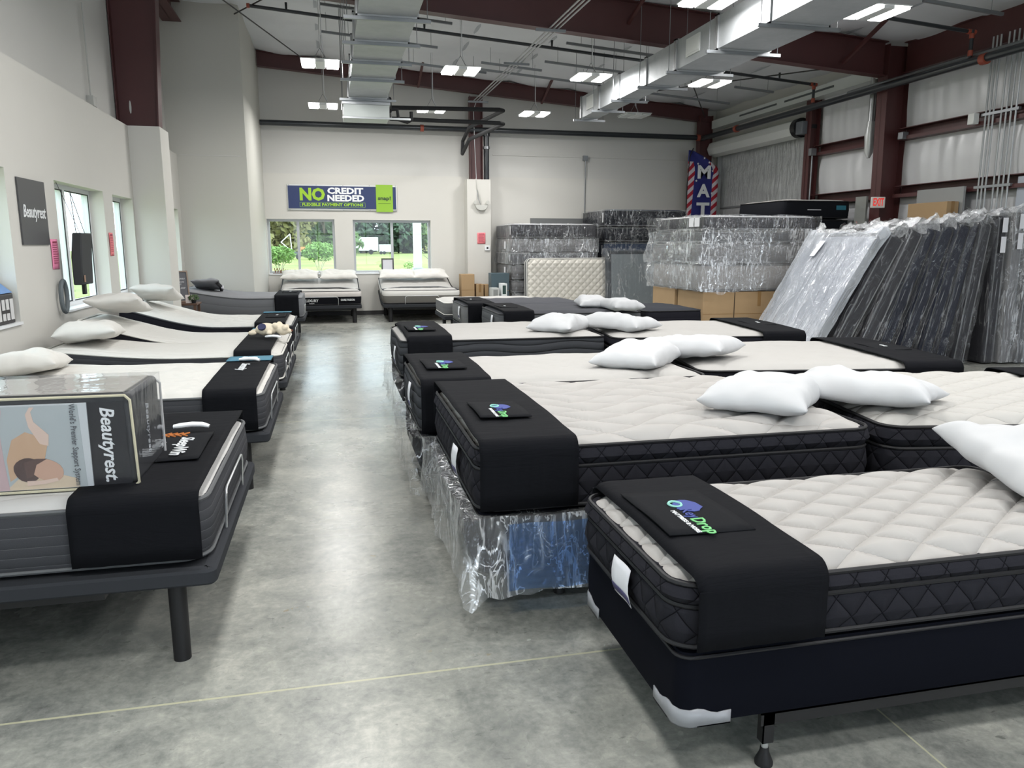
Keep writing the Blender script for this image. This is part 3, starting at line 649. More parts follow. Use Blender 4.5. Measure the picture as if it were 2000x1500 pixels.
# roll-up door in the right wall
t = thing('door_1', None, None); t['kind'] = 'structure'
D = NT('silver_door_insulation'); v = D.coord('Position', (1, 1, .25)); n1 = D.noise(v, 9, 5, .7, 1.0); n2 = D.noise(D.coord('Position', (1, .3, 1)), 6, 3)
D.base(D.mix(n2, rgb(214, 216, 216), rgb(176, 178, 180)), .34, .35); D.bump(n1, 1.0, .06)
m = MB(); m.grid(lambda u, v: (9.93 + .008 * math.sin(v * 60), 14.98 + u * 3.95, v * 4.2), 20, 60); m.build('door_curtain', D.m, t, fix=False, smooth=60)
m = MB(); m.box(9.97, 10.0, 14.9, 19.0, 0, 4.2); m.build('door_backing', WALLU, t, smooth=0)
m = MB()
for k in range(14):
    pass
pts = []
for q in range(24): a = 2 * PI * q / 24; r_ = .19 + (.012 if q % 3 == 0 else 0); pts.append((9.72 + r_ * math.cos(a), 4.12 + r_ * math.sin(a)))
m.prism(pts, 15.2, 18.95, 'y'); m.build('rolled_curtain', M_plain('door_white_steel', rgb(206, 208, 206), .45), t, smooth=20)
m = MB(); m.box(9.80, 9.92, 14.98, 15.08, 0, 4.2); m.box(9.80, 9.92, 18.88, 18.96, 0, 4.2); m.build('door_guide', M_plain('guide_grey', rgb(170, 172, 172), .4, .5), t, smooth=0)
m = MB(); m.box(9.885, 9.9, 15.14, 18.8, 2.62, 2.66); m.box(9.885, 9.9, 15.14, 18.8, 1.5, 1.54); m.build('door_slat_seam', M_plain('seam_grey', rgb(120, 122, 124), .5), t, smooth=0)
t = thing('door_motor', 'dark chain hoist motor at the near end of the rolled door above the silver curtain', 'door motor', (9.7, 15.05, 4.12))
m = MB(); m.tube([(0, .14, 0), (0, -.02, 0)], .2, 18); m.build('end_plate', STEEL_DARK, t); m = MB(); m.box(-.16, .12, -.26, -.02, -.16, .1); m.build('motor_housing', M_plain('motor_grey', rgb(96, 100, 106), .5), t, bevel=.02)
m = MB(); m.tube([(.1, -.08, .12), (.02, -.2, .2), (.0, -.3, .1)], .018, 6); m.box(.0, .24, -.3, -.2, -.05, .03); m.build('mounting_arm', STEEL_DARK, t)
# ------------------------------------------------------------------ red steel
def ibeam(name, label, A, B, dA, dB, fw, cat='steel beam', up=(0, 0, 1), tf=.014, group=None, mat=None):
    """A, B: ends of the top edge line; dA, dB: depths measured along -up"""
    t = thing(name, label, cat, A, (0, 0, 0), group); A = Vector(A); Bv = Vector(B); u = Vector(up); d = (Bv - A).normalized(); s = d.cross(u).normalized(); mat = mat or STEEL_RED
    o = Vector((0, 0, 0)); b = Bv - A
    m = MB(); w = s * .006; p = [o, b, b - u * dB, o - u * dA]; m.add([q + w for q in p] + [q - w for q in p], [(0, 1, 2, 3), (7, 6, 5, 4), (0, 4, 5, 1), (1, 5, 6, 2), (2, 6, 7, 3), (3, 7, 4, 0)]); m.build('web', mat, t, smooth=0)
    for P, Q in ((o, b), (o - u * dA, b - u * dB)):
        m = MB(); k = s * fw / 2; h = u * tf; c = [P + k, P - k, Q - k, Q + k]; m.add(c + [q + h for q in c], [(0, 1, 2, 3), (7, 6, 5, 4), (0, 4, 5, 1), (1, 5, 6, 2), (2, 6, 7, 3), (3, 7, 4, 0)]); m.build('flange', mat, t, smooth=0)
    return t
def col_tapered(name, label, y, xi_b, xi_t, xo, z0, z1, fw=.26, sgn=1):
    t = thing(name, label, 'steel column', (xo, y, z0)); h = z1 - z0
    a, b = xi_b - xo, xi_t - xo
    m = MB(); m.prism([(0, 0), (a, 0), (b, h), (0, h)], -.006, .006, 'y'); m.build('web', STEEL_RED, t, smooth=0)
    m = MB(); e = .016 * (1 if a < 0 else -1); m.prism([(a, 0), (a + e, 0), (b + e, h), (b, h)], -fw / 2, fw / 2, 'y'); m.build('flange', STEEL_RED, t, smooth=0)
    m = MB(); m.prism([(0, 0), (e * -1, 0), (e * -1, h), (0, h)], -fw / 2, fw / 2, 'y'); m.build('flange', STEEL_RED, t, smooth=0)
    return t
col_tapered('steel_column', 'wide dark red steel column rising above the leaning wrapped mattresses on the right', 12.34, 9.56, 9.47, 9.93, 0, zroof(9.6) - .02)
col_tapered('steel_column', 'dark red tapered steel column standing on the pilaster of the left wall', 12.34, -2.34, -2.22, -2.885, 3.352, zroof(-2.5) - .02, .24)
m = MB(); m.sphere((-2.72, 12.331, 3.62), .03, 8, 6, (.5, .1, 3)); o = m.build('paint_patch', M_plain('bare_primer', rgb(190, 192, 188), .6), bpy.data.objects['steel_column.001']); o.location = (2.885, -12.34, -3.352)
ibeam('steel_rafter', 'deep dark red roof rafter meeting the wide column, beyond the first ceiling lights', (-2.3, 12.34, zroof(-2.3)), (9.47, 12.34, zroof(9.47)), .62, .55, .2)
ibeam('steel_rafter', 'dark red roof rafter running along the top of the back wall', (-1.5, 19.05, zroof(-1.5)), (9.55, 19.05, zroof(9.55)), .31, .33, .18)
ibeam('steel_rafter', 'dark red roof rafter nearest overhead', (-2.3, 4.7, zroof(-2.3)), (9.47, 4.7, zroof(9.47)), .62, .55, .2)
ibeam('eave_beam', 'long dark red eave beam over the right wall, near side of the wide column', (9.82, 12.2, 5.12), (9.82, -8.5, 5.12), .5, .5, .16)
ibeam('eave_beam', 'short dark red beam high on the left wall between column and grey chase', (-2.66, 12.45, 5.98), (-2.66, 15.74, 5.98), .33, .33, .32)
ibeam('corner_column', 'dark red column stub in the far right corner under the back rafter', (9.62, 19.0, 0.0), (9.62, 19.0, 4.95), .34, .34, .2, 'steel column', up=(1, 0, 0))
ibeam('door_post', 'dark brown steel post beside the rolled-up door', (9.86, 14.76, 0.0), (9.86, 14.76, 4.72), .2, .2, .2, 'steel column', up=(1, 0, 0))
ibeam('back_column', 'slim dark red column on top of the white pilaster at the back wall', (3.62, 19.08, 3.26), (3.62, 19.08, 5.2), .3, .3, .2, 'steel column', up=(1, 0, 0))
for z, far in ((3.50, 14.65), (2.52, 14.65)):
    for y0, y1, where in ((-8.8, 12.18, 'near side of the wide column'), (12.5, far, 'between wide column and door post')):
        t = thing('wall_girt', '%s dark red wall girt on the right wall, %s' % ('upper' if z > 3 else 'lower', where), 'wall girt', (9.93, y0, z))
        m = MB(); L = y1 - y0; m.box(-.19, 0, 0, L, 0, .012); m.box(-.19, -.178, 0, L, .012, .06); m.box(-.012, 0, 0, L, .012, .2); m.box(-.19, 0, 0, L, .188, .2); m.build('rail', STEEL_RED, t, smooth=0)
t = thing('door_soffit', 'white steel soffit strip high on the right wall above the rolled door', 'soffit', (9.6, 12.6, 4.62))
m = MB(); m.box(0, .26, 0, 6.3, .0, .05); m.box(0, .03, 0, 6.3, .05, .2); m.build('soffit_panel', M_plain('soffit_white', rgb(198, 202, 200), .5), t, smooth=0)
m = MB(); m.box(-.006, 0, 1.3, 3.0, .09, .13); m.box(-.006, 0, 3.3, 4.9, .09, .13); m.build('soffit_slot', M_plain('slot_dark', rgb(80, 84, 86), .5), t, smooth=0)
# flange braces
for k, (x, y0, dy, z, nm) in enumerate(((8.6, 12.25, -1.1, 4.75, 'right end of the deep rafter'), (4.7, 12.25, -1.1, 5.15, 'middle of the deep rafter'), (2.1, 19.0, -.9, 5.35, 'back rafter left of the pilaster'), (5.1, 19.0, -.9, 5.1, 'back rafter right of the pilaster'))):
    m = MB(); m.beam((x, y0, z), (x + .02, y0 + dy, zroof(x) + .03), .05, .05); tag(m.build('flange_brace', STEEL_RED, smooth=0), 'slanting red brace from the ceiling to the %s' % nm, 'brace')
# wind bracing rods
for p, q, l in (((-2.2, 12.4, 5.70), (-.2, 18.9, 5.62), 'long thin dark bracing rod crossing under the ceiling at upper left'), ((-.2, 12.4, 5.55), (-1.50, 14.9, 5.62), 'short thin dark bracing rod crossing the long one at upper left')):
    m = MB(); m.tube([p, q], .012, 6); tag(m.build('bracing_rod', STEEL_DARK), l, 'bracing rod')
m = MB(); m.tube([(9.3, 12.6, 4.85), (6.2, 18.9, 5.2)], .012, 6); tag(m.build('bracing_rod', STEEL_DARK), 'thin dark bracing rod under the ceiling behind the lamps at right', 'bracing rod')
m = MB(); m.tube([(5.6, 12.6, 5.2), (9.4, 18.9, 4.9)], .012, 6); tag(m.build('bracing_rod', STEEL_DARK), 'thin dark bracing rod under the ceiling crossing towards the far right corner', 'bracing rod')
# ------------------------------------------------------------------ pipes, ducts, lamps
def pipe_run(name, label, cat, parts, mat, r, fit=()):
    t = thing(name, label, cat, parts[0][0]); o = Vector(parts[0][0])
    for pts in parts: MB().tube([Vector(p) - o for p in pts], r, 12).build('pipe', mat, t)
    for (p, q) in fit: MB().tube([Vector(p) - o, Vector(q) - o], r * 1.3, 12).build('coupling', ORANGE, t)
    return t
pipe_run('sprinkler_main', 'thick black sprinkler main running along the back wall under the lamps', 'pipe', [[(-1.5, 18.92, 4.42), (9.33, 18.92, 4.40)]], PIPE, .062, [((2.12, 18.92, 4.41), (2.2, 18.92, 4.41)), ((9.2, 18.92, 4.40), (9.28, 18.92, 4.40))])
pipe_run('sprinkler_main', 'thick black sprinkler main running along the right wall in front of the wide column', 'pipe', [[(9.35, 18.9, 4.38), (9.35, -8, 4.36)]], PIPE, .062, [((9.35, 17.2, 4.38), (9.35, 17.1, 4.38)), ((9.35, 10.05, 4.36), (9.35, 9.95, 4.36))])
m = MB(); m.tube([(9.44, 13.2, 4.46), (9.44, -8, 4.45)], .045, 10); tag(m.build('conduit', GALV_D), 'grey conduit running just above the black sprinkler main on the right', 'conduit')
def branch(y, label, x0=-1.2, extra=0):
    z0 = 5.58; zz = lambda x: z0 - .0735 * (x + 1.2)
    t = pipe_run('sprinkler_branch', label, 'pipe', [[(x0, y, zz(x0)), (9.33, y, zz(9.33))], [(9.35, y - .02, zz(9.33) + .02), (9.35, y - .02, 4.44)]], PIPE, .028, [((x0 - .03, y, zz(x0)), (x0 + .02, y, zz(x0))), ((9.28, y, zz(9.3)), (9.42, y, zz(9.4))), ((9.35, y - .02, 4.46), (9.35, y - .02, 4.54)), ((9.35, y - .02, zz(9.33) - .1), (9.35, y - .02, zz(9.33) - .03))])
    o = Vector((x0, y, zz(x0)))
    for k in range(5):
        x = x0 + .6 + k * 2.3; MB().tube([Vector((x, y, zz(x))) - o, Vector((x, y, zz(x) + .13)) - o], [.016, .022], 8).build('sprinkler_head', PIPE, t)
branch(14.2, 'thin black sprinkler branch pipe under the roof behind the deep rafter')
branch(10.3, 'thin black sprinkler branch pipe under the roof in front of the deep rafter', 5.0)
t = thing('fire_riser', 'black fire riser pipe with valve beside the slim red column on the pilaster', 'pipe', (3.72, 18.98, 3.26))
MB().tube([(0, 0, 0), (0, 0, 1.08)], .065, 14).build('pipe', PIPE, t); MB().tube([(0, 0, .72), (0, 0, .78)], .085, 14).build('coupling', GALV_D, t); MB().tube([(0, 0, 1.02), (0, 0, 1.1)], .09, 14).build('coupling', PIPE, t)
t = thing('insulated_pipes', 'pair of black insulated refrigerant pipes from the hanging fan coil to the back column', 'pipe', (1.15, 16.0, 4.2))
for z, zz in ((.16, .2), (-.05, -.06)):
    MB().tube([(-.02, -.9, z), (.06, 0, z), (2.26, .0, zz), (2.36, .1, zz), (1.95, 1.8, zz - .1), (1.9, 2.4, zz - .32), (1.9, 2.5, -.4)], .042, 10).build('pipe', FOAM, t)
MB().tube([(.02, -.9, -.02), (.12, -.9, -.02), (.14, -.9, -.2), (.3, -.9, -.24), (.38, -.9, -.2), (.38, -.9, -.05)], .035, 10).build('pipe', FOAM, t)
def duct(name, label, segs, z0, z1, group=None):
    """segs: list of (x0,x1,y0,y1)"""
    t = thing(name, label, 'air duct', (segs[0][0], segs[0][2], z0)); ox, oy = segs[0][0], segs[0][2]; h = z1 - z0
    for (x0, x1, y0, y1) in segs:
        m = MB(); m.box(x0 - ox, x1 - ox, y0 - oy, y1 - oy, 0, h); m.build('duct_section', DUCT, t, smooth=0)
        for y in (y0, y1):
            f = .022; m = MB()
            m.box(x0 - ox - f, x1 - ox + f, y - oy - .02, y - oy + .02, -f, -.001); m.box(x0 - ox - f, x1 - ox + f, y - oy - .02, y - oy + .02, h + .001, h + f)
            m.box(x0 - ox - f, x0 - ox - .001, y - oy - .02, y - oy + .02, -f, h + f); m.box(x1 - ox + .001, x1 - ox + f, y - oy - .02, y - oy + .02, -f, h + f)
            m.build('flange', GALV, t, smooth=0)
    for i, (x0, x1, y0, y1) in enumerate(segs):
        if i % 1 == 0:
            m = MB(); m.box(x0 - ox - .16, x1 - ox + .16, y1 - oy - .02, y1 - oy + .02, -.062, -.024)
            for x in (x0 - .12, x1 + .12): m.tube([(x - ox, y1 - oy, -.06), (x - ox, y1 - oy, zroof(x) - z0 + .05)], .005, 5)
            m.build('hanger', GALV_D, t)
    return t
DUCT_T = NT('galvanised_duct'); _v = DUCT_T.coord('Position'); DUCT_T.base(DUCT_T.mix(DUCT_T.noise(_v, 2.2, 5, .7), rgb(150, 154, 158), rgb(196, 199, 202)), .55, .5); DUCT_T.bump(DUCT_T.noise(_v, 2.5, 3), .25, .03); DUCT = DUCT_T.m
duct('air_duct', 'straight silver air duct overhead left of centre ending above the back windows', [(.38, 1.06, y, y2) for y, y2 in ((13.05, 14.7), (11.85, 13.0), (10.75, 11.8), (9.6, 10.7), (8.4, 9.55), (7.2, 8.35), (5.6, 7.15))], 4.30, 4.62)
dr = duct('air_duct', 'large silver air duct overhead right of centre with square vents in its side', [(4.96, 5.30, 14.35, 15.4), (4.96, 5.30, 13.3, 14.3), (4.96, 5.32, 12.1, 13.25), (4.96, 5.5, 11.0, 12.05), (4.96, 5.70, 9.75, 10.95), (4.96, 5.70, 8.5, 9.7), (4.96, 5.70, 7.2, 8.45), (4.96, 5.70, 5.4, 7.15)], 4.20, 4.60)
for y in (14.62, 10.2):
    m = MB(); m.box(-.016, -.002, y - 14.35, y - 14.35 + .42, .09, .33); m.box(-.02, -.016, y - 14.35 + .03, y - 14.35 + .39, .12, .30); q = m.build('side_vent', M_plain('vent_white', rgb(214, 216, 216), .5), dr, smooth=0); q['label'] = 'square white side vent'
t = thing('fan_coil_unit', 'grey hanging fan coil unit at the far end of the left air duct', 'air handler', (.28, 14.75, 3.95))
m = MB(); m.box(0, .82, 0, .7, .02, .24); m.build('casing', M_plain('unit_pale', rgb(190, 196, 194), .45), t, bevel=.01); m = MB(); m.box(-.02, .84, -.01, .71, .24, .30); m.box(-.02, 1.2, -.03, .01, -.01, .02); m.build('rim', GALV, t, smooth=0)
m = MB(); m.box(.14, .74, -.05, .0, .36, .44); m.build('return_slot', BLACK, t, smooth=0)
m = MB(); m.box(.08, .8, 0, .6, .30, .38); m.build('collar', DUCT, t, smooth=0)
m = MB()
for x in (0, .84): m.tube([(x, .3, .2), (x, .3, 2.0)], .005, 5)
m.build('hanger', GALV_D, t)
STW = ('just behind the deep rafter at top centre', 'crossing above the lamps left of the right duct', 'longest one near the right duct end', 'right beside the left duct, nearer one', 'right beside the left duct, farther one', 'above the slim back column', 'low over the fan coil unit pipes', 'at the far right before the back rafter', 'near the far sprinkler branch end', 'left of the left duct, nearer one', 'left of the left duct, farther one', 'carrying the conduits before the back rafter', 'beside the nearest lamp of the rightmost row', 'over the switched-off lamp')
for k, (x0, x1, y, d) in enumerate(((3.02, 4.3, 12.85, .28), (4.21, 6.06, 14.0, .28), (4.21, 5.95, 15.45, .28), (1.37, 2.13, 13.83, .28), (1.28, 2.1, 15.5, .28), (3.06, 4.32, 16.1, .3), (1.52, 3.34, 17.0, .28), (6.9, 9.0, 16.9, .28), (8.3, 9.2, 15.4, .28), (-.05, .5, 13.72, .3), (-.05, .52, 15.4, .3), (3.2, 5.86, 16.85, .26), (7.9, 9.2, 9.6, .3), (6.3, 7.4, 17.8, .25))):
    t = thing('strut_channel', 'galvanised strut hanging under the ceiling, ' + STW[k], 'strut channel', (x0, y, zroof(x0) - d), group='strut channels hanging under the roof')
    m = MB(); dz = -.075 * (x1 - x0); m.beam((0, 0, 0), (x1 - x0, 0, dz), .042, .042); m.build('channel', GALV_D, t, smooth=0); m = MB()
    for f in (.15, .85): m.tube([((x1 - x0) * f, 0, dz * f), ((x1 - x0) * f, 0, d + .09 + dz * f)], .004, 5)
    m.build('rod', GALV_D, t)
t = thing('conduit_bundle', 'three parallel galvanised conduits running under the roof towards the slim back column', 'conduit', (3.4, 18.5, 5.0))
for k in range(3): MB().tube([(-.07 + k * .07, 0, 0), (-.02 + k * .07 + .1, -12.5, 0)], .013, 8).build('conduit', GALV, t)
m = MB()
for y in (-.1, -4.0, -6.3, -8.4): m.box(-.22, .26, y, y + .04, -.055, -.016)
m.build('trapeze', GALV_D, t, smooth=0)
MB().tube([(-.0, 0, 0), (-.02, .3, -.15), (.02, .42, -.9), (0.06, .42, -1.8), (.08, .34, -2.2), (.14, .34, -2.34)], .01, 8).build('conduit', GALV, t)
def conduit_set(label, y, n, z0=0.0, z1=4.75, gap=.075, x=9.72, r=.014):
    t = thing('wall_conduits', label, 'conduit', (x, y, z0))
    for k in range(n): MB().tube([(0, k * gap, 0), (0, k * gap, z1 - z0)], r, 8).build('conduit', GALV, t)
    m = MB()
    for z in (2.55, 3.62): m.box(-.02, .03, -.06, n * gap, z - z0, z - z0 + .04)
    m.build('clamp', GALV_D, t, smooth=0)
conduit_set('bundle of four shiny vertical conduits on the right wall, nearest the frame edge', 9.72, 4, gap=.085)
conduit_set('bundle of three shiny vertical conduits on the right wall beside the square white box', 10.12, 3, gap=.07)
m = MB(); m.box(9.62, 9.72, 10.38, 10.50, 3.52, 3.68); tag(m.build('junction_box', M_plain('box_white', rgb(214, 216, 214), .4), bevel=.006), 'square white junction box on the upper girt of the right wall', 'junction box')
m = MB(); m.box(9.66, 9.78, 11.95, 12.07, 3.5, 3.62); tag(m.build('junction_box', GALV_D, bevel=.006), 'small grey junction box where the upper girt meets the wide column', 'junction box')
m = MB(); m.box(9.6, 9.72, 14.5, 14.6, 3.5, 3.64); m.tube([(9.66, 14.55, 3.5), (9.66, 14.55, 2.0)], .014, 8); tag(m.build('junction_box', GALV_D), 'small grey junction box with conduit drop beside the brown door post', 'junction box')
m = MB(); m.box(6.28, 6.40, 19.25, 19.335, 3.80, 3.92); m.tube([(6.34, 19.28, 3.8), (6.34, 19.28, 2.0)], .014, 8); tag(m.build('junction_box', GALV_D), 'small grey junction box with white conduit on the back wall above the wrapped stacks', 'junction box')
m = MB(); m.box(-2.9, -2.82, 10.9, 11.05, 3.4, 3.52); m.tube([(-2.86, 10.95, 3.52), (-2.86, 10.93, 4.6)], .01, 6); tag(m.build('junction_box', M_plain('box_grey', rgb(178, 178, 174), .5)), 'small grey junction box high on the left wall near the red column', 'junction box')
t = thing('flex_duct', 'silver flexible duct drop wrapped at its lower end, beside the wide column', 'air duct', (9.62, 12.75, 3.26))
MB().tube([(0, 0, .62), (0, 0, 1.5)], .055, 14).build('pipe', GALV, t); MB().tube([(.0, 0, 0), (0, 0, .1), (-.01, 0, .4), (0, 0, .64)], [.03, .075, .085, .07], 14).build('wrapped_end', M_plain('foil_wrap', rgb(196, 198, 198), .35, .3, nscale=14, nstr=.8), t); MB().tube([(.09, 0, .5), (.09, 0, 1.4)], .02, 8).build('bracket_pipe', PIPE, t)
# ceiling lamps
EMIT = M_plain('led_lens', (1, .99, .96, 1), .4, emit=14)
def lamp(x, y, lit=True, first=[None], label=None):
    z = 4.50
    t = thing('high_bay_light', label, 'ceiling light', (x, y, z), group='high bay lights hanging under the roof' if lit else None)
    m = MB(); m.box(-.075, .075, -.26, .26, .0, .045); m.box(-.30, .30, -.29, .29, .035, .05); m.build('housing', M_plain('lamp_white', rgb(214, 216, 216), .4), t, bevel=.006)
    for s in (-1, 1):
        m = MB(); m.box(s * .19 - .095, s * .19 + .095, -.27, .27, .004, .034); m.build('light_panel', EMIT if lit else M_plain('lens_off', rgb(206, 210, 210), .3), t, bevel=.01)
    m = MB()
    for sx in (-1, 1): m.tube([(sx * .12, 0, .05), (0, 0, .26)], .004, 5)
    m.tube([(0, 0, .26), (0, 0, zroof(x) - z + .06)], .003, 5); m.build('hanger_wire', GALV_D, t)
    m = MB(); zt = zroof(x) - z; m.tube([(.03, 0, .05), (.09, .02, .12), (.05, .05, .22), (.03, .03, .34), (.03, 0, zt + .05)], .007, 6); m.build('power_cord', WHITE, t)
    if lit:
        ld = bpy.data.lights.new('lamp_light', 'AREA'); ld.shape = 'RECTANGLE'; ld.size = .56; ld.size_y = .54; ld.energy = LAMP_W; ld.color = (1.0, .985, .965); ld.spread = math.radians(180)
        lo = bpy.data.objects.new('lamp_light', ld); COL.objects.link(lo); lo.location = (0, 0, -.004); lo.parent = t
LB = 'lit high bay light '
cols = ((-.08, 'of the leftmost row'), (2.17, 'in the row right of the left duct'), (4.43, 'in the row left of the right duct'), (6.65, 'of the rightmost row'))
for i, (x, w) in enumerate(cols):
    lamp(x, 13.25, True, label=LB + w + ', nearer of two' if i < 2 else LB + w + ', middle one' if i == 2 else LB + w + ', farthest lit one')
    lamp(x, 17.1 if i < 3 else 16.8, i < 3, label=(LB + w + ', nearest the back wall') if i < 3 else 'white twin-lens high bay light, switched off, right of the duct end')
for i in (2, 3): lamp(cols[i][0], 8.9, True, label=LB + cols[i][1] + ', at the top edge')
for y, ii, w in ((7.4, (0,), 'over the fourth left bed'), (5.9, (1,), 'over bed three'), (4.2, (0, 2, 3), 'over bed two'), (1.0, (0, 2), 'right above the photographer'), (-1.2, (1, 3), 'behind the photographer')):  # lamps out of view, added to brighten the left wall and near beds
    for i in ii: lamp(cols[i][0], y, True, label='lit lamp %s, %s' % (cols[i][1], w))
# ------------------------------------------------------------------ right-hand beds (feet towards the aisle)
def on(Hx, Hy, L, W, a):   # root of a bed whose head's near corner is at (Hx, Hy), turned PI + a
    c, s = math.cos(PI + a), math.sin(PI + a); return (Hx - (c * L - s * W), Hy - (s * L + c * W))
def frame_at(label, x, y, rz, L, W, H, inset, group=None):
    return bed_frame(label, (x, y, 0), rz, L, W, H, group, inset)
# bed 1, nearest right
bed_frame('black angle-iron bed frame under the nearest right bed, on cone-shaped feet', (.99, 2.01, 0), 0, 1.92, .93, .196, inset=.34)
box_spring('black box spring with grey corner guards under the nearest right bed', (1.0, 2.02, .20), 0, 1.92, .92, .245, guards=True)
mattress('nearest right mattress, white diamond-quilted top and black quilted border', (.985, 2.03, .447), 0, 1.92, .90, .228, 'euro', top=M_fabric('ticking_white_quilted', rgb(180, 177, 174), 'diamond', a=.27, b=.18, strength=.55, dist=.03, vary=.05), quilt='diamond', h=.028, res=.0105, a=.27, b=.18, crown=.010, tags=((.30, .15, .15, .13),), r=.09)
th = throw('black foot throw with blue and green logo pocket on the nearest right bed', (.985, 2.03, .447), 0, .90, .240, .05, .49, .245, foot=.02)
patch(th, .08, .24, .280, .46, .32, 'drop')
# bed 2
def wrapped_box(label, x, y, W, L=2.03, seed=1, blue=True, fl=PLASTIC, hang=.06, rz=0, T=.235):
    t = box_spring(label, (x, y, .20), rz, L, W, T)
    g = [((-.03, -.05, -.02), .5, (-.05, -.05, -.05)), ((-.05, W + .02, -.02), .5, (-.05, .05, -.05)), ((-.05, W / 2, -.02), .5, (-.04, 0, -.05))]
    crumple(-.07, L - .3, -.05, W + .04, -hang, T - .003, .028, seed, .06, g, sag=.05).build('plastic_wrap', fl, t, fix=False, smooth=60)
    if blue:
        m = MB(); m.grid(lambda u, v: (.12 + u * .40, -.085 + .008 * math.sin(u * 7) - .012 * math.sin(v * 3), -.055 + v * (T + .03)), 8, 5)
        q = m.build('blue_film_panel', PLASTIC_B, t, fix=False); q['label'] = 'translucent blue panel of the plastic bag'
    return t
bed_frame('black angle-iron frame on adjustable feet under the second right bed', (.60, 3.40, 0), 0, 2.0, 1.30, .196, inset=.43)
wrapped_box('black box spring in clear plastic with a blue panel, under the second right bed', .60, 3.28, 1.50, seed=3, fl=PLASTIC_L, hang=.07, T=.29)
mattress('tall second right mattress with white quilted top and black diamond-quilted pillow-top border', (.60, 3.27, .494), 0, 2.03, 1.52, .305, 'euro', top=M_fabric('ticking_white_quilted_b', rgb(180, 177, 174), 'drift', a=.44, b=.24, strength=.5, dist=.03, vary=.05), quilt='drift', h=.032, res=.018, a=.20, b=.24, crown=.012, tags=((.42, .20, .13, .15),), r=.11)
th = throw('black foot throw with small blue and green logo pocket on the tall second right bed', (.60, 3.27, .494), 0, 1.52, .315, -.006, .45, .315)
patch(th, .07, .34, .363, .40, .26, 'drop')
# bed 3
bed_frame('black bed frame hidden in shade under the third right bed', (.52, 5.0, 0), 0, 2.0, 1.1, .196, inset=.42)
wrapped_box('black box spring in clear crumpled plastic with a blue panel, under the third right bed', .52, 4.90, 1.2, seed=9, T=.27)
mattress('third right mattress from the front, white top and charcoal wave-stitched border', (.52, 4.90, .475), 0, 2.03, 1.2, .32, 'plain', side=BORDER_WAVE, pm=PIPING, top=WHITE_TOP, quilt='blobs', h=.012, res=.04, tags=((.36, .28, .1, .18),), pipes=(.05, .97))
th = throw('black foot throw with white and green logo pocket on the third right bed', (.52, 4.90, .475), 0, 1.2, .335, -.006, .46, .345)
patch(th, .07, .27, .383, .46, .28, 'drop')
# bed 4
bed_frame('black bed frame under the fourth right bed', (.60, 7.40, 0), 0, 2.0, 1.3, .196, inset=.42)
wrapped_box('black box spring in loose crumpled plastic under the fourth right bed', .60, 7.30, 1.42, seed=15, blue=False)
mattress('fourth right mattress from the front, white top and tall charcoal border', (.60, 7.30, .44), 0, 2.05, 1.42, .36, 'plain', side=BORDER_WAVE, pm=PIPING, top=TOP_PLAIN, h=.012, res=.05, tags=((.35, .26, .11, .18),), pipes=(.05, .72, .97))
th = throw('black foot throw with tiny white and green logo pocket on the fourth right bed', (.60, 7.30, .44), 0, 1.42, .37, .05, .48, .34, foot=.02)
patch(th, .09, .30, .418, .52, .28, 'drop')
# head-to-head partners on the right
for (nm, hx, hy, L, W, a, z, T, top, q, lb, hT) in (
    ('second', 2.70, 3.27, 2.03, 1.5, -.17, .44, .36, M_fabric('ticking_white_scalloped', rgb(187, 185, 181), 'diamond', a=.3, b=.2, strength=.5, dist=.03, vary=.05), 'diamond', 'white scallop-quilted mattress', .02),
    ('third', 2.60, 5.12, 2.0, 1.5, -.16, .44, .36, WHITE_TOP, 'blobs', 'white-topped grey-bordered mattress', .012),
    ('fourth', 2.70, 7.20, 2.0, 1.45, -.12, .44, .35, TOP_PLAIN, 'blobs', 'white-topped black-bordered mattress', .012)):
    bx, by = on(hx, hy, L, W, a); rz = PI + a
    bed_frame('black bed frame on the far right, head to head with the %s right bed' % nm, (bx, by, 0), rz, L, W, .196, inset=.42)
    box_spring('plain black box spring on the far right, head to head with the %s right bed' % nm, (bx, by, .20), rz, L, W, .235)
    mattress('%s head to head with the %s right bed' % (lb, nm), (bx, by, z), rz, L, W, T, 'euro' if nm != 'third' else 'plain', side=BORDER_DARK if nm != 'second' else BORDER_BLACK, pm=PIPING, top=top, quilt=q, h=hT, res=.03 if nm == 'second' else .05, a=.3, b=.2)
    th = throw('black foot throw on the far right, head to head with the %s right bed' % nm, (bx, by, z), rz, W, T + .01, .02, .47, T + .03)
    patch(th, .08, W / 2 - .22, T + .05, .44, .26, 'small')
# charcoal beds 5, 6, 7
for k, (x, y, W, z, T, lb, L) in enumerate(((2.24, 10.45, 1.45, .42, .33, 'fifth right bed', 2.1), (2.02, 12.1, 1.42, .42, .32, 'sixth right bed', 2.05))):
    bed_frame('black bed frame under the charcoal %s' % lb, (x, y, 0), 0, 2.0, W, .196, inset=.42)
    box_spring('grey box spring under the charcoal %s' % lb, (x, y, .20), 0, L, W, .215, mat=CHARCOAL)
    mattress('charcoal-topped mattress of the %s, grey border' % lb, (x, y, z), 0, L, W, T, 'plain', side=BORDER_GREY if k else M_fabric('border_grey_mid', rgb(92, 94, 97), 'rows', b=.09, strength=.5, vary=.2), pm=PIPING, top=TOP_GREY, h=.02, quilt='blobs', tags=((.40, .28, .1, .2),), pipes=(.05, .6, .97))
    th = throw('black foot throw on the charcoal %s' % lb, (x, y, z), 0, W, T + .01, .03, .47, T + .02)
    patch(th, .08, .42, T + .048, .5, .26, 'small')
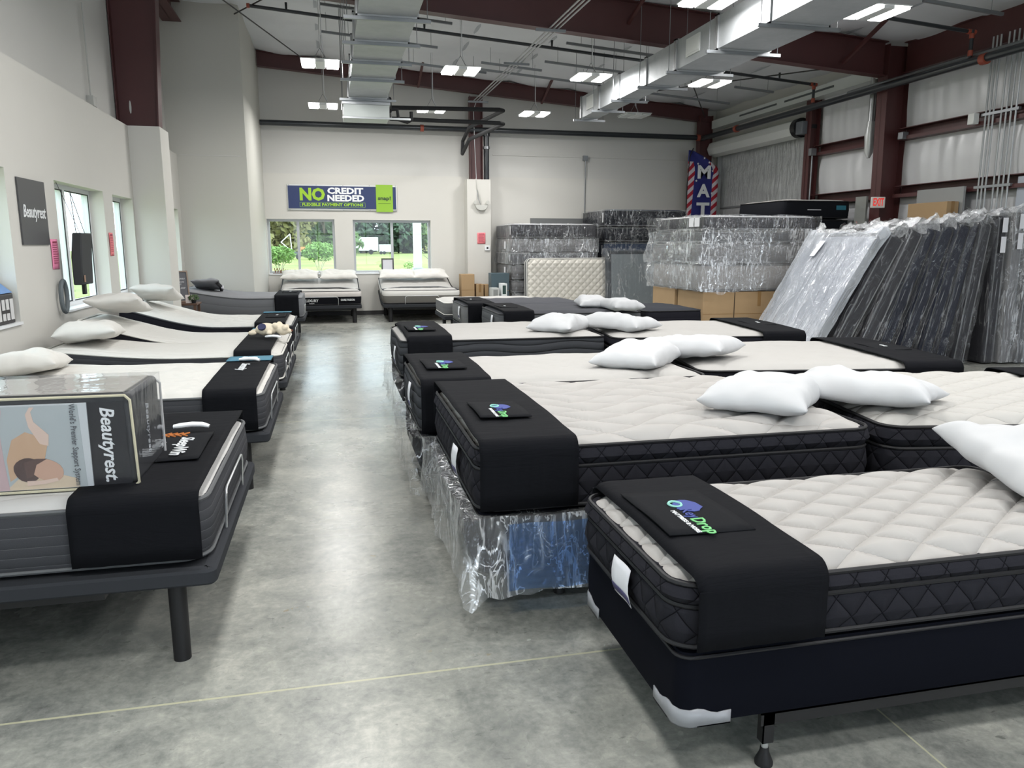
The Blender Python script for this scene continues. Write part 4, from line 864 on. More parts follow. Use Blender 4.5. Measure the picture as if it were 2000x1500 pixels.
mattress('dark mattress end beyond the charcoal fifth bed, beside the cardboard boxes', (4.42, 10.5, .42), 0, .9, 1.2, .33, 'plain', side=BORDER_DARK, pm=PIPING, top=M_fabric('ticking_dark', rgb(60, 62, 68), None), pipes=(.05, .5, .97))
box_spring('dark box spring beyond the charcoal fifth bed', (4.42, 10.5, .18), 0, .9, 1.2, .235); bed_frame('black bed frame beyond the charcoal fifth bed', (4.42, 10.5, 0), 0, .9, 1.2, .176, inset=.2)
adjustable_base('low grey base of the bed behind the charcoal sixth bed', (1.90, 15.2, 0), -PI / 2 * 0, 1.9, 1.3, .36, bar=False, bars=()); bpy.data.objects['adjustable_base'].location.y = 13.75
mattress('pale grey mattress with white edge behind the charcoal sixth bed', (1.92, 13.77, .437), 0, 1.9, 1.25, .24, 'plain', side=BORDER_GREY, pm=PIPING_W, top=M_fabric('ticking_pale', rgb(190, 189, 186), None))
# ------------------------------------------------------------------ left-hand beds (heads at the left wall)
def lbed(nm, xf, yf, W, top, side, T=.26, H=.35, rise=0, bars=((.3, .7),), quilt='blobs', h=.012, res=.04, a=.14, b=.14, pm=PIPING_G, crown=.02, bw=.05, pw=True, style='plain'):
    adjustable_base('charcoal adjustable base with black legs under the %s' % nm, (xf + .04, yf + .01, 0), PI, 2.06, W + bw, H, .07, rise=rise, bars=bars)
    return mattress('%s' % pw, (xf, yf, H + .073), PI, 2.03, W, T, style, side=side, top=top, quilt=quilt, h=h, res=res, a=a, b=b, rise=rise, pm=pm, crown=crown)
lbed('nearest left bed', -.55, 4.70, 1.53, M_fabric('ticking_grey_white_wave', rgb(206, 205, 203), 'wave', a=.5, b=.09, strength=.4, dist=.01, vary=.12), BORDER_ROWS, T=.27, bw=.09, pw='nearest left mattress with white top and grey border stitched in rows')
th = throw('black foot throw with white script lettering pocket on the nearest left bed', (-.55, 4.70, .423), PI, 1.53, .275, .012, .49, .27)
patch(th, .08, .62, .322, .50, .33, 'sleep')
lbed('second left bed', -.52, 6.98, 1.53, TOP_LEFT, BORDER_ROWS, T=.265, rise=.04, pw='second left mattress with tufted white top and grey border, script throw on it')
th = throw('black foot throw with pale teal band and white script on the second left bed', (-.52, 6.98, .423), PI, 1.53, .275, .03, .38, .28, teal=.30)
lettering('lettering', 'Serenity', .06, WHITE_T, th, (.21, .62, .324), (0, 0, PI / 2), shear=.35, bold=.001, width=.36, height=.09); lettering('lettering', 'S', .12, WHITE_T, th, (.21, .16, .335), (0, 0, PI / 2), shear=.3, bold=.002, width=.1)
# split third bed, two narrow mattresses with their heads raised
adjustable_base('charcoal split adjustable base under the third left bed pair', (-.48, 9.46, 0), PI, 2.06, 1.96, .35, .07, rise=.05, bars=((.12, .40), (.60, .88)))
mattress('near half of the split third left bed, rippled white top slightly raised', (-.52, 8.455, .423), PI, 2.03, .945, .26, 'plain', side=BORDER_ROWS, top=TOP_WAVE, h=.010, rise=.10, pm=PIPING_W)
mattress('far half of the split third left bed, rippled white top raised high at the head', (-.52, 9.42, .423), PI, 2.03, .945, .26, 'plain', side=BORDER_DARK, top=TOP_WAVE, h=.010, rise=.27, pm=PIPING_W)
th = throw('black foot throw with teal band over both halves of the split third left bed', (-.52, 9.42, .423), PI, 1.91, .27, .085, .42, .285, teal=.34)
lbed('fourth left bed', -.56, 11.75, 1.52, TOP_LEFT, BORDER_DARK, rise=.27, pw='fourth left mattress, white top curving up to the wall, before the letter board')
th = throw('black foot throw with teal edge on the fourth left bed', (-.56, 11.75, .423), PI, 1.52, .27, .07, .45, .285, teal=.22)
patch(th, .10, .5, .318, .5, .26, 'small')
lbed('grey fifth left bed', -.58, 15.66, 1.46, TOP_GREY_LIGHT, M_fabric('border_grey_two_tone', rgb(112, 114, 118), 'rows', b=.19, strength=.5, vary=.1), T=.36, rise=.16, pw='grey mattress in front of the grey chase wall, head raised', bars=((.35, .65),))
th = throw('plain black foot throw on the grey fifth left bed', (-.58, 15.66, .423), PI, 1.46, .365, .05, .46, .38)
patch(th, .1, .45, .41, .5, .26, 'small')
# ------------------------------------------------------------------ two beds against the back wall
for nm, xr, W, bd, lab, rise, gy in (('left', .55, 1.74, M_fabric('border_black_lower', rgb(22, 23, 28), None), 'white mattress with black border and thin dark trim under the left back window', .22, 0), ('right', 2.74, 1.68, M_fabric('border_grey_lower', rgb(112, 110, 106), None), 'white mattress with grey lower border under the right back window', .22, 1)):
    adjustable_base('black-legged adjustable base of the %s bed against the back wall' % nm, (xr + .02, 17.22, 0), PI / 2, 2.04, W + .04, .32, .08, rise=rise, bars=((.28, .72),), leg_in=(.16, .16), leg_r=.05)
    t = mattress(lab, (xr, 17.25, .403), PI / 2, 2.0, W, .30, 'plain', side=bd, top=TOP_PLAIN, rise=rise, pm=PIPING, h=.015, quilt='tuft' if nm == 'left' else 'blobs', a=.36, b=.36, pipes=(.05, .985))
    loft([(.18, .016), (.2, .022), (.27, .022), (.29, .01)], 2.0, W, .11).build('upper_border', M_fabric('border_pinkish_white', rgb(214, 208, 205), None) if nm == 'left' else M_fabric('border_white', rgb(226, 224, 220), None), t, fix=False, xf=bendf(rise, L=2.0))
    if nm == 'left':
        lettering('lettering', 'LUXURY', .05, WHITE_T, t, (-.045, W * .60, .10), (PI / 2, 0, -PI / 2), bold=.001, width=.28, height=.06)
        lettering('lettering', 'FIRM', .03, WHITE_T, t, (-.045, W * .60, .04), (PI / 2, 0, -PI / 2), width=.10, height=.02)
        lettering('lettering', 'CORE FUSION', .05, WHITE_T, t, (-.045, W * .16, .11), (PI / 2, 0, -PI / 2), bold=.001, width=.30, height=.045)
    m = MB(); f = bendf(rise, L=2.0); m.tube([(.48, -.02, .20), (.47, 0, .305), (.45, W * .25, .345), (.45, W * .75, .345), (.47, W, .305), (.48, W + .02, .20)], .018, 6); q = m.build('dark_trim', PIPING_G if gy else M_plain('trim_dark', rgb(60, 60, 62), .7), t, xf=f)
# ------------------------------------------------------------------ pillows
pillow('large white pillow cut off by the frame edge on the nearest right bed', (2.84, 2.50, .79), (math.radians(4), math.radians(-7), math.radians(76)), .72, .52, .22, seed=11)
pillow('white pillow on the tall second right mattress, the left of its pair', (2.28, 3.72, .885), (0, math.radians(3), math.radians(48)), .76, .52, .23, seed=2)
pillow('white pillow lying across the head joint behind the tall second right bed, crumpled end', (2.86, 3.72, .885), (math.radians(3), math.radians(2), math.radians(128)), .76, .50, .22, seed=5)
pillow('white pillow on the third right mattress, the left of its pair', (2.20, 5.35, .87), (0, 0, math.radians(50)), .70, .48, .22, seed=8)
pillow('white pillow tilted over the head joint behind the third right bed', (2.72, 5.62, .885), (0, math.radians(4), math.radians(130)), .72, .48, .22, seed=14)
pillow('white pillow on the fourth right mattress, the left of its pair', (2.30, 7.70, .875), (0, 0, math.radians(52)), .72, .46, .22, seed=21)
pillow('white pillow at the head joint of the fourth right bed, the right of its pair', (2.92, 7.68, .87), (0, 0, math.radians(125)), .72, .46, .22, seed=25)
pillow('white pillow on the charcoal fifth bed, farther and partly covered', (3.78, 11.05, .83), (0, 0, math.radians(80)), .66, .45, .22, seed=31)
pillow('white pillow on the charcoal fifth bed, the nearer right one', (4.02, 10.55, .83), (0, 0, math.radians(95)), .66, .45, .22, seed=35)
pillow('large white pillow at the left frame edge on the second left bed', (-2.30, 6.42, .80), (math.radians(-3), math.radians(6), math.radians(98)), .72, .50, .22, PILLOW_W, seed=41)
pillow('bright white pillow with creased case on the near half of the split third left bed', (-2.28, 7.98, .87), (math.radians(-3), math.radians(5), math.radians(97)), .70, .50, .23, PILLOW_W, seed=44)
pillow('ivory pillow on the raised far half of the split third left bed', (-2.25, 8.98, 1.06), (0, math.radians(12), math.radians(92)), .70, .50, .20, PILLOW_W, seed=47)
pillow('white pillow on the raised fourth left bed, below the third left window', (-2.28, 11.0, 1.06), (0, math.radians(14), math.radians(90)), .70, .50, .20, PILLOW_W, seed=50)
for k, (x, lb) in enumerate(((-.78, 'white pillow on the left back bed, its left one'), (.10, 'white pillow on the left back bed, its right one'), (1.48, 'white pillow on the right back bed, its left one'), (2.28, 'white pillow on the right back bed, its right one'))):
    pillow(lb, (x, 18.86, .995), (math.radians(16), 0, math.radians(2 if k % 2 else -2)), .80, .48, .19, PILLOW_W, seed=60 + k)
t = thing('bed_cushion', 'grey contour cushion with thick black edge on the grey left bed', 'cushion', (-2.22, 14.75, .985), (0, math.radians(17), math.radians(90)))
q = pillow('x', (0, 0, 0), (0, 0, 0), .62, .46, .13, TOP_GREY_LIGHT, seed=70); q.name = 'cover'; q.parent = t
for k_ in ('label', 'category'): del q[k_]
MB().tube([(-.27, -.2, -.03), (0, -.225, -.02), (.27, -.2, -.03)], .03, 8).build('black_edge', BLACK, t)
m = MB(); m.box(-.02, .05, -.268, -.235, -.06, -.01); m.build('care_tag', PAPER, t)
# ------------------------------------------------------------------ things lying on the beds
def remote(label, loc, rz):
    m = MB(); m.tube([(-.09, 0, 0), (-.06, 0, .004), (0, 0, .012), (.05, 0, .010), (.085, 0, -.002)], [.014, .018, .018, .017, .012], 12); o = m.build('remote_control', WHITE, xf=lambda p: (p[0], p[1] * 1.25, p[2] * .8))
    o.location = loc; o.rotation_euler = (0, 0, rz); return tag(o, label, 'remote control')
remote('white remote control on the throw of the nearest left bed', (-.75, 4.16, .772), -.1)
remote('white remote control on the teal-banded throw of the second left bed', (-.70, 6.56, .772), -.4)
remote('white remote control beside the plush toy on the split third left bed', (-.63, 8.18, .77), -.5)
t = thing('plush_toy', 'cream plush toy with a round navy badge lying on the third left bed', 'soft toy', (-.72, 8.47, .76), (0, 0, -.15))
m = MB()
for c, r, sc in (((0, 0, .06), .085, (1.35, .9, .8)), ((.17, 0, .055), .065, (1.1, 1, .9)), ((.20, -.045, .08), .03, (1, 1, 1)), ((.20, .05, .08), .03, (1, 1, 1)), ((-.13, -.07, .03), .032, (1.4, .8, .8)), ((-.14, .07, .03), .032, (1.4, .8, .8)), ((.05, -.09, .03), .03, (1, 1.5, .8)), ((.05, .09, .03), .03, (1, 1.5, .8)), ((.10, -.03, .10), .035, (1, 1, 1)), ((.13, .03, .105), .035, (1, 1, 1)), ((.235, .0, .04), .03, (1, 1, .8))): m.sphere(c, r, 14, 9, sc)
q = m.build('body', M_plain('plush_cream', rgb(226, 214, 192), .95, nscale=120, nstr=.5), t, fix=True); rm = q.modifiers.new('remesh', 'REMESH'); rm.mode = 'VOXEL'; rm.voxel_size = .008; rm.use_smooth_shade = True
m = MB(); m.tube([(-.03, -.060, .085), (-.03, -.072, .098)], .042, 20); q = m.build('round_badge', M_plain('badge_navy', rgb(46, 50, 84), .5), t); q['label'] = 'round navy badge'
m = MB(); m.sphere((.262, 0, .045), .012, 8, 6); m.build('nose', M_plain('plush_brown', rgb(120, 70, 50), .8), t)
# clear zip bag with a folded mattress protector on the nearest left bed
bx0, bx1, by0, by1, bz0, bz1 = -1.70, -.81, 3.31, 3.77, .722, 1.125
t = thing('bedding_package', 'boxed bedding set in a clear vinyl bag lying on the nearest left bed', 'package', (bx0, by0, bz0), (0, 0, math.radians(-1)))
w, d, h = bx1 - bx0, by1 - by0, bz1 - bz0
m = MB(); m.box(.01, w - .008, .015, d - .004, .012, h - .012); m.build('inner_box', M_plain('box_dark', rgb(52, 53, 56), .5), t, bevel=.02)
m = MB(); m.box(.02, w - .04, .03, d - .03, h - .012, h - .008); m.build('top_sheet', M_plain('protector_grey', rgb(160, 156, 150), .7), t)
m = MB(); m.box(.0, w - .175, .004, .012, .012, h - .045); q = m.build('printed_card', M_plain('card_pale', rgb(198, 203, 206), .4), t, smooth=0); q['label'] = 'pale printed card showing a person asleep under a pink blanket'
card = q
def flat(name, poly, mat, z=.0025, par=None, lab=None):
    m = MB(); m.prism(poly, z - .001, z, 'y'); o = m.build(name, mat, par, smooth=0)
    if lab: o['label'] = lab
    return o
SK = M_plain('print_skin', rgb(196, 160, 140), .4); SK2 = M_plain('print_skin_light', rgb(214, 190, 176), .4)
def blob(cx, cz, rx, rz_, n=18, rot=0, k=0): return [(cx + rx * math.cos(2 * PI * i / n + rot) * (1 + k * math.sin(3 * 2 * PI * i / n)), cz + rz_ * math.sin(2 * PI * i / n)) for i in range(n)]
flat('print_backdrop', [(0, .014), (w - 0.197, .014), (w - 0.207, h - .05), (0, h - .05)], M_plain('print_grey_blue', rgb(172, 180, 182), .4), .0036, card)
flat('print_pillow', [(w - 0.495, .014), (w - 0.225, .014), (w - 0.230, .05), (w - 0.305, .075), (w - 0.445, .06)], M_plain('print_pillow', rgb(206, 188, 164), .4), .0030, card)
flat('print_blanket', [(0, .014), (w - 0.480, .014), (w - 0.490, .14), (w - 0.495, .26), (w - 0.480, .34), (w - 0.495, h - .055), (0, h - .055)], M_plain('print_pink', rgb(190, 166, 168), .4), .0027, card)
flat('print_shoulder', [(w - 0.475, .05), (w - 0.405, .10), (w - 0.345, .13), (w - 0.330, .19), (w - 0.355, .23), (w - 0.405, .25), (w - 0.455, .22), (w - 0.480, .14)], M_plain('print_tan', rgb(196, 164, 136), .4), .0024, card)
flat('print_arm', [(w - 0.380, h - .055), (w - 0.363, h - .055), (w - 0.377, .33), (w - 0.370, .29), (w - 0.320, .235), (w - 0.325, .19), (w - 0.355, .20), (w - 0.390, .27), (w - 0.397, .32)], SK2, .0020, card)
flat('print_hair', blob(w - 0.407, .095, .052, .05, k=.05), M_plain('print_hair', rgb(84, 68, 66), .4), .0016, card)
flat('print_face', blob(w - 0.340, .092, .062, .048, rot=.3, k=.03), SK, .0012, card)
flat('print_hair_front', [(w - 0.420, .125), (w - 0.375, .14), (w - 0.335, .138), (w - 0.375, .115), (w - 0.390, .07), (w - 0.415, .06)], M_plain('print_hair_b', rgb(96, 76, 72), .4), .0009, card)
flat('print_hand', [(w - 0.415, .03), (w - 0.345, .035), (w - 0.300, .045), (w - 0.305, .058), (w - 0.355, .05), (w - 0.415, .05)], SK2, .0009, card)
flat('print_brand_panel', [(w - .175, .012), (w - .03, .012), (w - .04, h - .045), (w - .182, h - .045)], M_plain('panel_black', rgb(38, 38, 42), .3), .0115, card)
lettering('lettering', 'Beautyrest.', .08, WHITE_T, card, (w - .105, .0095, h / 2 - .02), (PI / 2, PI / 2, 0), shear=.25, bold=.0015, width=.31, height=.07)
lettering('lettering', "World's Premier Support System", .03, M_plain('print_grey_text', rgb(96, 98, 102), .5), card, (w - .228, -.001, h / 2 - .012), (PI / 2, PI / 2, 0), width=.335, height=.030)
lettering('lettering', 'Beautyrest', .05, M_plain('print_silver', rgb(176, 180, 186), .4), t, (w - .006, d / 2, h / 2), (PI / 2, PI / 2, PI / 2), shear=.25, width=.22, height=.055)
m = MB(); fr_ = [(.0, .003, .004), (w - .02, .003, .004), (w - .003, .003, .02), (w - .012, .003, h - .04), (w - .03, .003, h - .02), (0, .003, h - .02)]
m.tube(fr_, .006, 6); q = m.build('bag_piping', M_plain('piping_cream', rgb(206, 200, 172), .5), t); q['label'] = 'cream piping around the bag edge'
loftm = MB(); C_ = crumple(-.005, w + .002, -.010, d + .004, .002, h + .002, .001, 3, .06); C_.build('clear_bag', M_plastic('clear_vinyl', .01, .02, (.98, .98, .99), 1.2, .12, .05, fold_glint=0.0), t, fix=False, smooth=70)
m = MB(); m.tube([(-.0, d + .004, h - .02), (w - .03, d + .004, h - .02), (w, d, h - .05), (w, d, .02)], .006, 6); m.build('bag_seam', M_plain('vinyl_seam', rgb(190, 190, 190), .2), t)
# ------------------------------------------------------------------ wrapped stacks at the back
G1 = M_fabric('stack_grey', rgb(148, 145, 143), None, vary=.1); G2 = M_fabric('stack_charcoal', rgb(70, 70, 74), None, vary=.2); G3 = M_fabric('stack_mid_grey', rgb(112, 111, 112), 'rows', b=.12, vary=.12)
DN = M_fabric('stack_navy', rgb(30, 32, 40), None, vary=.25); BL = M_fabric('stack_blue', rgb(46, 60, 84), None, vary=.2)
def stack(x, y, L, W, layers, where, grp, gx=0.05):
    z = 0.0; n = len(layers); out = []
    for i, (T, side, top, film, desc) in enumerate(layers):
        ox = (0, .012, -.015, .01, -.008, .014)[i % 6]
        lb = '%s, %s in stack %s' % (desc, ('bottom' if i == 0 else 'top' if i == n - 1 else ['', 'second', 'third', 'fourth', 'fifth', 'sixth', 'seventh'][i] + ' from below'), where)
        lab = [((-.034, .35 * W, T * .8), (0, .16, 0), (0, 0, -T * .55))] if i % 2 else [((-.034, .08, T * .8), (0, .06, 0), (0, 0, -T * .55))]
        out.append(wrapped_mattress(lb, (x + ox, y, z), (0, 0, 0), L, W, T - .012, side, top, film, seed=i * 3 + x, gather=[((-.03, .0, T * .5), .3, (-gx, -.03, 0))], labels=lab)); z += T
    return out
stack(4.00, 17.36, 2.02, 1.85, [(.30, G3, G1, PLASTIC, 'grey mattress in crumpled plastic'), (.30, G1, G1, PLASTIC_L, 'grey mattress in bright plastic'), (.30, G3, G1, PLASTIC, 'grey mattress in crumpled plastic'), (.35, G3, G1, PLASTIC, 'mid grey mattress in plastic'), (.28, G2, G1, PLASTIC_L, 'charcoal mattress in crumpled plastic'), (.31, G3, G1, PLASTIC_L, 'grey mattress in loose crumpled plastic'), (.34, G2, PILLOW, PLASTIC, 'charcoal mattress with white top')], 'behind the white standing mattress', 'a')
stack(6.27, 17.48, 2.05, 1.75, [(.34, DN, DN, PLASTIC, 'navy mattress in plastic'), (.34, DN, DN, PLASTIC, 'navy mattress in plastic'), (.36, DN, DN, PLASTIC, 'navy mattress in plastic'), (.36, DN, DN, PLASTIC, 'navy mattress in plastic'), (.36, BL, BL, PLASTIC, 'slate blue mattress in plastic'), (.36, DN, DN, PLASTIC, 'dark mattress in shiny plastic'), (.40, DN, BL, PLASTIC, 'dark mattress in shiny plastic')], 'left of the feather flag', 'b')
t = thing('flat_panel', 'thin dark panel standing behind the grey stack against the back wall', 'panel', (4.9, 19.25, 0)); m = MB(); m.box(0, 1.6, 0, .04, 0, 2.36); m.build('board', M_plain('board_grey', rgb(110, 112, 112), .6), t)
# big stack on cardboard boxes
def carton(label, x0, x1, y0, y1, z0, z1, rz=0, mat=CARD, tape=True, strap=(), mark=None, cat='box'):
    t = thing('cardboard_box', label, cat, (x0, y0, z0), (0, 0, rz)); w, d, h = x1 - x0, y1 - y0, z1 - z0
    m = MB(); m.box(0, w, 0, d, 0, h); m.build('carton', mat, t, smooth=0, bevel=.006)
    if tape:
        m = MB(); m.box(w * .5 - .03, w * .5 + .03, -.002, d + .002, h, h + .0015); m.box(w * .5 - .03, w * .5 + .03, -.0025, -.0005, h * .75, h + .001); m.build('tape', TAPE, t, smooth=0)
    if strap:
        m = MB()
        for s in strap: m.box(s, s + .014, -.004, -.0005, 0, h); m.box(s, s + .014, -.004, d, h, h + .003)
        m.build('strap', M_plain('strap_dark', rgb(60, 48, 36), .5), t, smooth=0)
    m = MB(); m.box(0, w, -.0015, -.0003, h * .62, h * .63); m.build('flap_seam', TAPE, t, smooth=0)
    return t
carton('long cardboard box under the big wrapped stack, front right one, strapped', 5.76, 7.76, 11.38, 12.32, 0, .95, strap=(.55, 1.5))
t = carton('long cardboard box under the big wrapped stack, the one behind on its left side', 5.72, 7.70, 12.36, 13.30, 0, .955, strap=(.5, 1.5))
for y in (11.6, 12.9):
    pass
stack_z = .965
for i, (T, side, top, film, desc, ox, gx, fx) in enumerate(((.44, G1, G1, PLASTIC_L, 'pale grey mattress in heavily creased plastic, lowest of the four on the cardboard boxes', -.02, .12, .03), (.32, G3, G1, PLASTIC_L, 'striped grey mattress in creased plastic, second of the four on the cardboard boxes', -.05, .16, .02), (.20, G2, G1, PLASTIC_L, 'thin charcoal mattress in bright crumpled plastic, third of the four on the cardboard boxes', 0, .10, .02), (.235, G2, PILLOW, PLASTIC, 'charcoal mattress with white top, topmost on the cardboard boxes', .0, .20, .0))):
    g = [((-.03, W_, T * .5), .55, (-gx, 0, -.04)) for W_ in (1.9, 1.0)] + [((2.0, -.03, 0), .6, (.05, -.05, -.04)), ((.3, -.03, 0), .5, (-.02, -.05, -.06))]
    lab = [((-.04, 1.2 - .3 * i, T * .85), (0, .17, 0), (0, 0, -T * .6)), ((-.04, 1.0 - .3 * i, T * .85), (0, .17, 0), (0, 0, -T * .6))] if i == 3 else []
    wrapped_mattress(desc, (5.72 + ox, 11.36, stack_z), (0, 0, 0), 2.0, 1.93, T - .012, side, top, film, seed=40 + i * 5, gather=g, labels=lab, loose=.025 + fx, amp=.022); stack_z += T
# tall black stack by the roll-up door
z = 0
for i in range(7):
    T = .345 if i < 6 else .33
    top = i == 6
    lb = 'black mattress with white top, topmost of the tall stack before the silver door'
    if i < 6: lb = ['bottom black mattress', 'second lowest black mattress', 'third lowest black mattress', 'black mattress in the middle', 'third highest black mattress', 'black mattress just under the topmost one'][i] + ' in the tall stack before the silver door'
    mm_ = mattress(lb, (8.06, 12.95, z), 0, 1.42, 1.6, T - .006, 'plain', side=M_fabric('border_near_black', rgb(30, 31, 36), None), pm=PIPING, top=TOP_PLAIN if top else TOP_GREY, res=.1, h=.008, pipes=(.05, .6, .97) if top else (.05, .97))
    if top: z_top = z
    z += T + .018
m = MB(); m.box(.5, .78, -.03, -.024, .15, .165); m.build('side_label', PAPER, mm_); m = MB(); m.box(1.1, 1.3, -.032, -.024, .16, .24); m.build('side_label', M_plain('label_teal', rgb(50, 120, 140), .5), mm_)
# standing mattresses at the back
mattress('white diamond-quilted mattress standing on its long edge against the grey stack', (4.24, 17.10, .0), 0, 1.95, 1.38, .22, 'plain', side=BORDER_GREY, top=M_fabric('ticking_cream_quilted', rgb(216, 212, 203), 'diamond', a=.17, b=.17, strength=.5, dist=.03), quilt='diamond', h=.02, res=.017, a=.17, b=.17, rx=(math.radians(86), 0), crown=.01, pm=PIPING_W)
t = thing('standing_box_spring', 'grey box spring with dark rim standing in clear plastic right of the white mattress', 'box spring', (6.06, 16.62, 0), (math.radians(-4), 0, 0))
m = MB(); m.box(0, 1.95, 0, .2, 0, 1.58); m.build('fabric_cover', M_fabric('rim_dark', rgb(70, 74, 78), None), t, bevel=.03)
m = MB(); m.box(.09, 1.86, -.008, -.001, .09, 1.49); m.build('dust_panel', M_plain('dust_panel_grey', rgb(116, 124, 128), .8), t)
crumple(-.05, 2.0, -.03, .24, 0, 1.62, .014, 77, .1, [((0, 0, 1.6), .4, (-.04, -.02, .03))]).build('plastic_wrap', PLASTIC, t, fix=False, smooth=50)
# ------------------------------------------------------------------ row of wrapped mattresses leaning to the right
LEAN = [(6.10, 30.5, .10, 'milky', 'first in the leaning row, broad milky plastic face towards the aisle'), (6.40, 28, .25, 'dark', 'second in the leaning row, black crinkled plastic edge'), (6.84, 23.5, .22, 'dark', 'third in the leaning row, charcoal in long plastic folds'), (7.22, 20, .23, 'navy', 'fourth in the leaning row, navy with a pointed plastic top'), (7.58, 17, .23, 'navy', 'fifth in the leaning row, navy under loose film'), (7.93, 14, .22, 'navy', 'sixth in the leaning row, navy with a steep fold'), (8.26, 11, .20, 'navy', 'seventh in the leaning row, navy nearly upright'), (8.56, 7.2, .20, 'dark', 'last in the leaning row, before the upright grey ones')]
NV = M_fabric('leaning_navy', rgb(38, 41, 54), None, vary=.25); DK = M_fabric('leaning_charcoal', rgb(58, 58, 62), None, vary=.25); LGm = M_fabric('leaning_grey', rgb(150, 153, 160), None, vary=.08)
for k, (x0, lean, T, kd, desc) in enumerate(LEAN):
    H = 2.12 - .015 * k; W = 1.5; y0 = 9.22 - .03 * (k % 3)
    t = thing('leaning_mattress', 'plastic-wrapped mattress, ' + desc, 'mattress', (x0, y0, .01), (0, math.radians(lean), 0))
    core = {'milky': LGm, 'dark': DK, 'navy': NV}[kd]
    m = MB(); m.box(0, T, 0, W, T * math.sin(math.radians(lean)) * 0, H); m.build('mattress_body', core, t, bevel=.045)
    m = MB()
    for xx in (.025, T - .025): m.tube([(xx, -.004, .03), (xx, -.004, H - .04), (xx, .04, H + .003), (xx, W - .04, H + .003)], .009, 6)
    m.build('piping', PIPING_G if kd != 'navy' else PIPING, t)
    g = [((T / 2, 0.0, H), .55, (.03 + .03 * (k % 2), -.06, .16)), ((T / 2, W, H), .5, (.0, .03, .15)), ((T / 2, W / 2, H), .35, (0, 0, .07 + .05 * (k % 3)))]
    cm = crumple(-.02, T + .02, -.04, W + .03, .02, H + .02, .018 if kd != 'milky' else .012, 100 + k * 7, .055, g); tufts(cm, -.02, T + .02, -.02, W, H + .01, .14 - .008 * k, 3 + k * 11); cm.build('plastic_wrap', [PLASTIC_M if kd == 'milky' else PLASTIC_LEAN, PLASTIC_T], t, fix=False, smooth=55)
    if kd == 'milky':
        m = MB(); m.add([(-.05, .95, H - .12), (-.05, 1.08, H - .12), (-.05, 1.13, H - .38), (-.05, 1.02, H - .38)], [(0, 1, 2, 3)]); q = m.build('shipping_label', PAPER, t, smooth=0); s = q.modifiers.new('solidify', 'SOLIDIFY'); s.thickness = .002
for k, (x, y, T, W, lb) in enumerate(((9.06, 9.16, .19, .95, 'upright grey mattress in plastic at the right frame edge, the left one with white labels'), (9.30, 9.12, .19, .95, 'upright grey mattress in shiny plastic at the right frame edge, the middle one'), (9.53, 9.08, .15, .50, 'upright charcoal mattress cut off by the right frame edge'))):
    t = thing('upright_mattress', lb, 'mattress', (x, y, .01), (0, 0, 0)); H = 2.08 + .05 * (k % 2)
    m = MB(); m.box(0, T, 0, W, 0, H); m.build('mattress_body', [DK, G3, G2][k], t, bevel=.04)
    m = MB()
    for xx in (.03, T - .03): m.tube([(xx, -.004, .03), (xx, -.004, H - .04), (xx, .04, H + .003), (xx, W - .04, H + .003)], .009, 6)
    m.build('piping', PIPING_G, t)
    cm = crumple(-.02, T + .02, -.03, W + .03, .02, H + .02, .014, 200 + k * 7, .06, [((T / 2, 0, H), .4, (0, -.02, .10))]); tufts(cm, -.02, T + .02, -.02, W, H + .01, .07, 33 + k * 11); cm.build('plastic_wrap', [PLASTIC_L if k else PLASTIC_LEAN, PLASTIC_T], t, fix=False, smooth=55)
    m = MB()
    for (zz, hh) in ((H - .22, .2), (H - .5, .22)): m.add([(.03, -.062, zz), (.03 + T * .45, -.062, zz), (.03 + T * .45, -.06, zz + hh), (.03, -.06, zz + hh)], [(0, 1, 2, 3)])
    if k < 2:
        for (zz, hh) in ((H - .22, .2), (H - .5, .22)):
            m = MB(); m.add([(.03, -.066, zz), (.03 + T * .45, -.066, zz), (.03 + T * .45, -.064, zz + hh), (.03, -.064, zz + hh)], [(0, 1, 2, 3)]); q = m.build('shipping_label', PAPER, t, smooth=0); s = q.modifiers.new('solidify', 'SOLIDIFY'); s.thickness = .002
# cartons and boards behind the row, against the right wall
carton('tall cardboard box standing behind the leaning row beside the wide column', 9.40, 9.62, 10.50, 11.35, 0, 2.37)
t = thing('flat_panel', 'grey panel standing behind the tall cardboard box right of the wide column', 'panel', (9.64, 10.45, 0)); m = MB(); m.box(0, .04, 0, 1.0, 0, 2.60); m.build('board', M_plain('panel_grey', rgb(150, 152, 152), .6), t)
t = thing('flat_panel', 'bluish grey panel at the right frame edge above the upright mattresses', 'panel', (9.79, 8.72, 0)); m = MB(); m.box(0, .035, 0, .9, 0, 2.68); m.build('board', M_plain('panel_blue_grey', rgb(168, 174, 184), .6), t)
t = thing('flat_panel', 'small grey panel left of the exit sign behind the black stack', 'panel', (9.50, 12.55, 0)); m = MB(); m.box(0, .04, 0, .3, 0, 2.57); m.build('board', M_plain('panel_grey_b', rgb(140, 142, 138), .6), t)
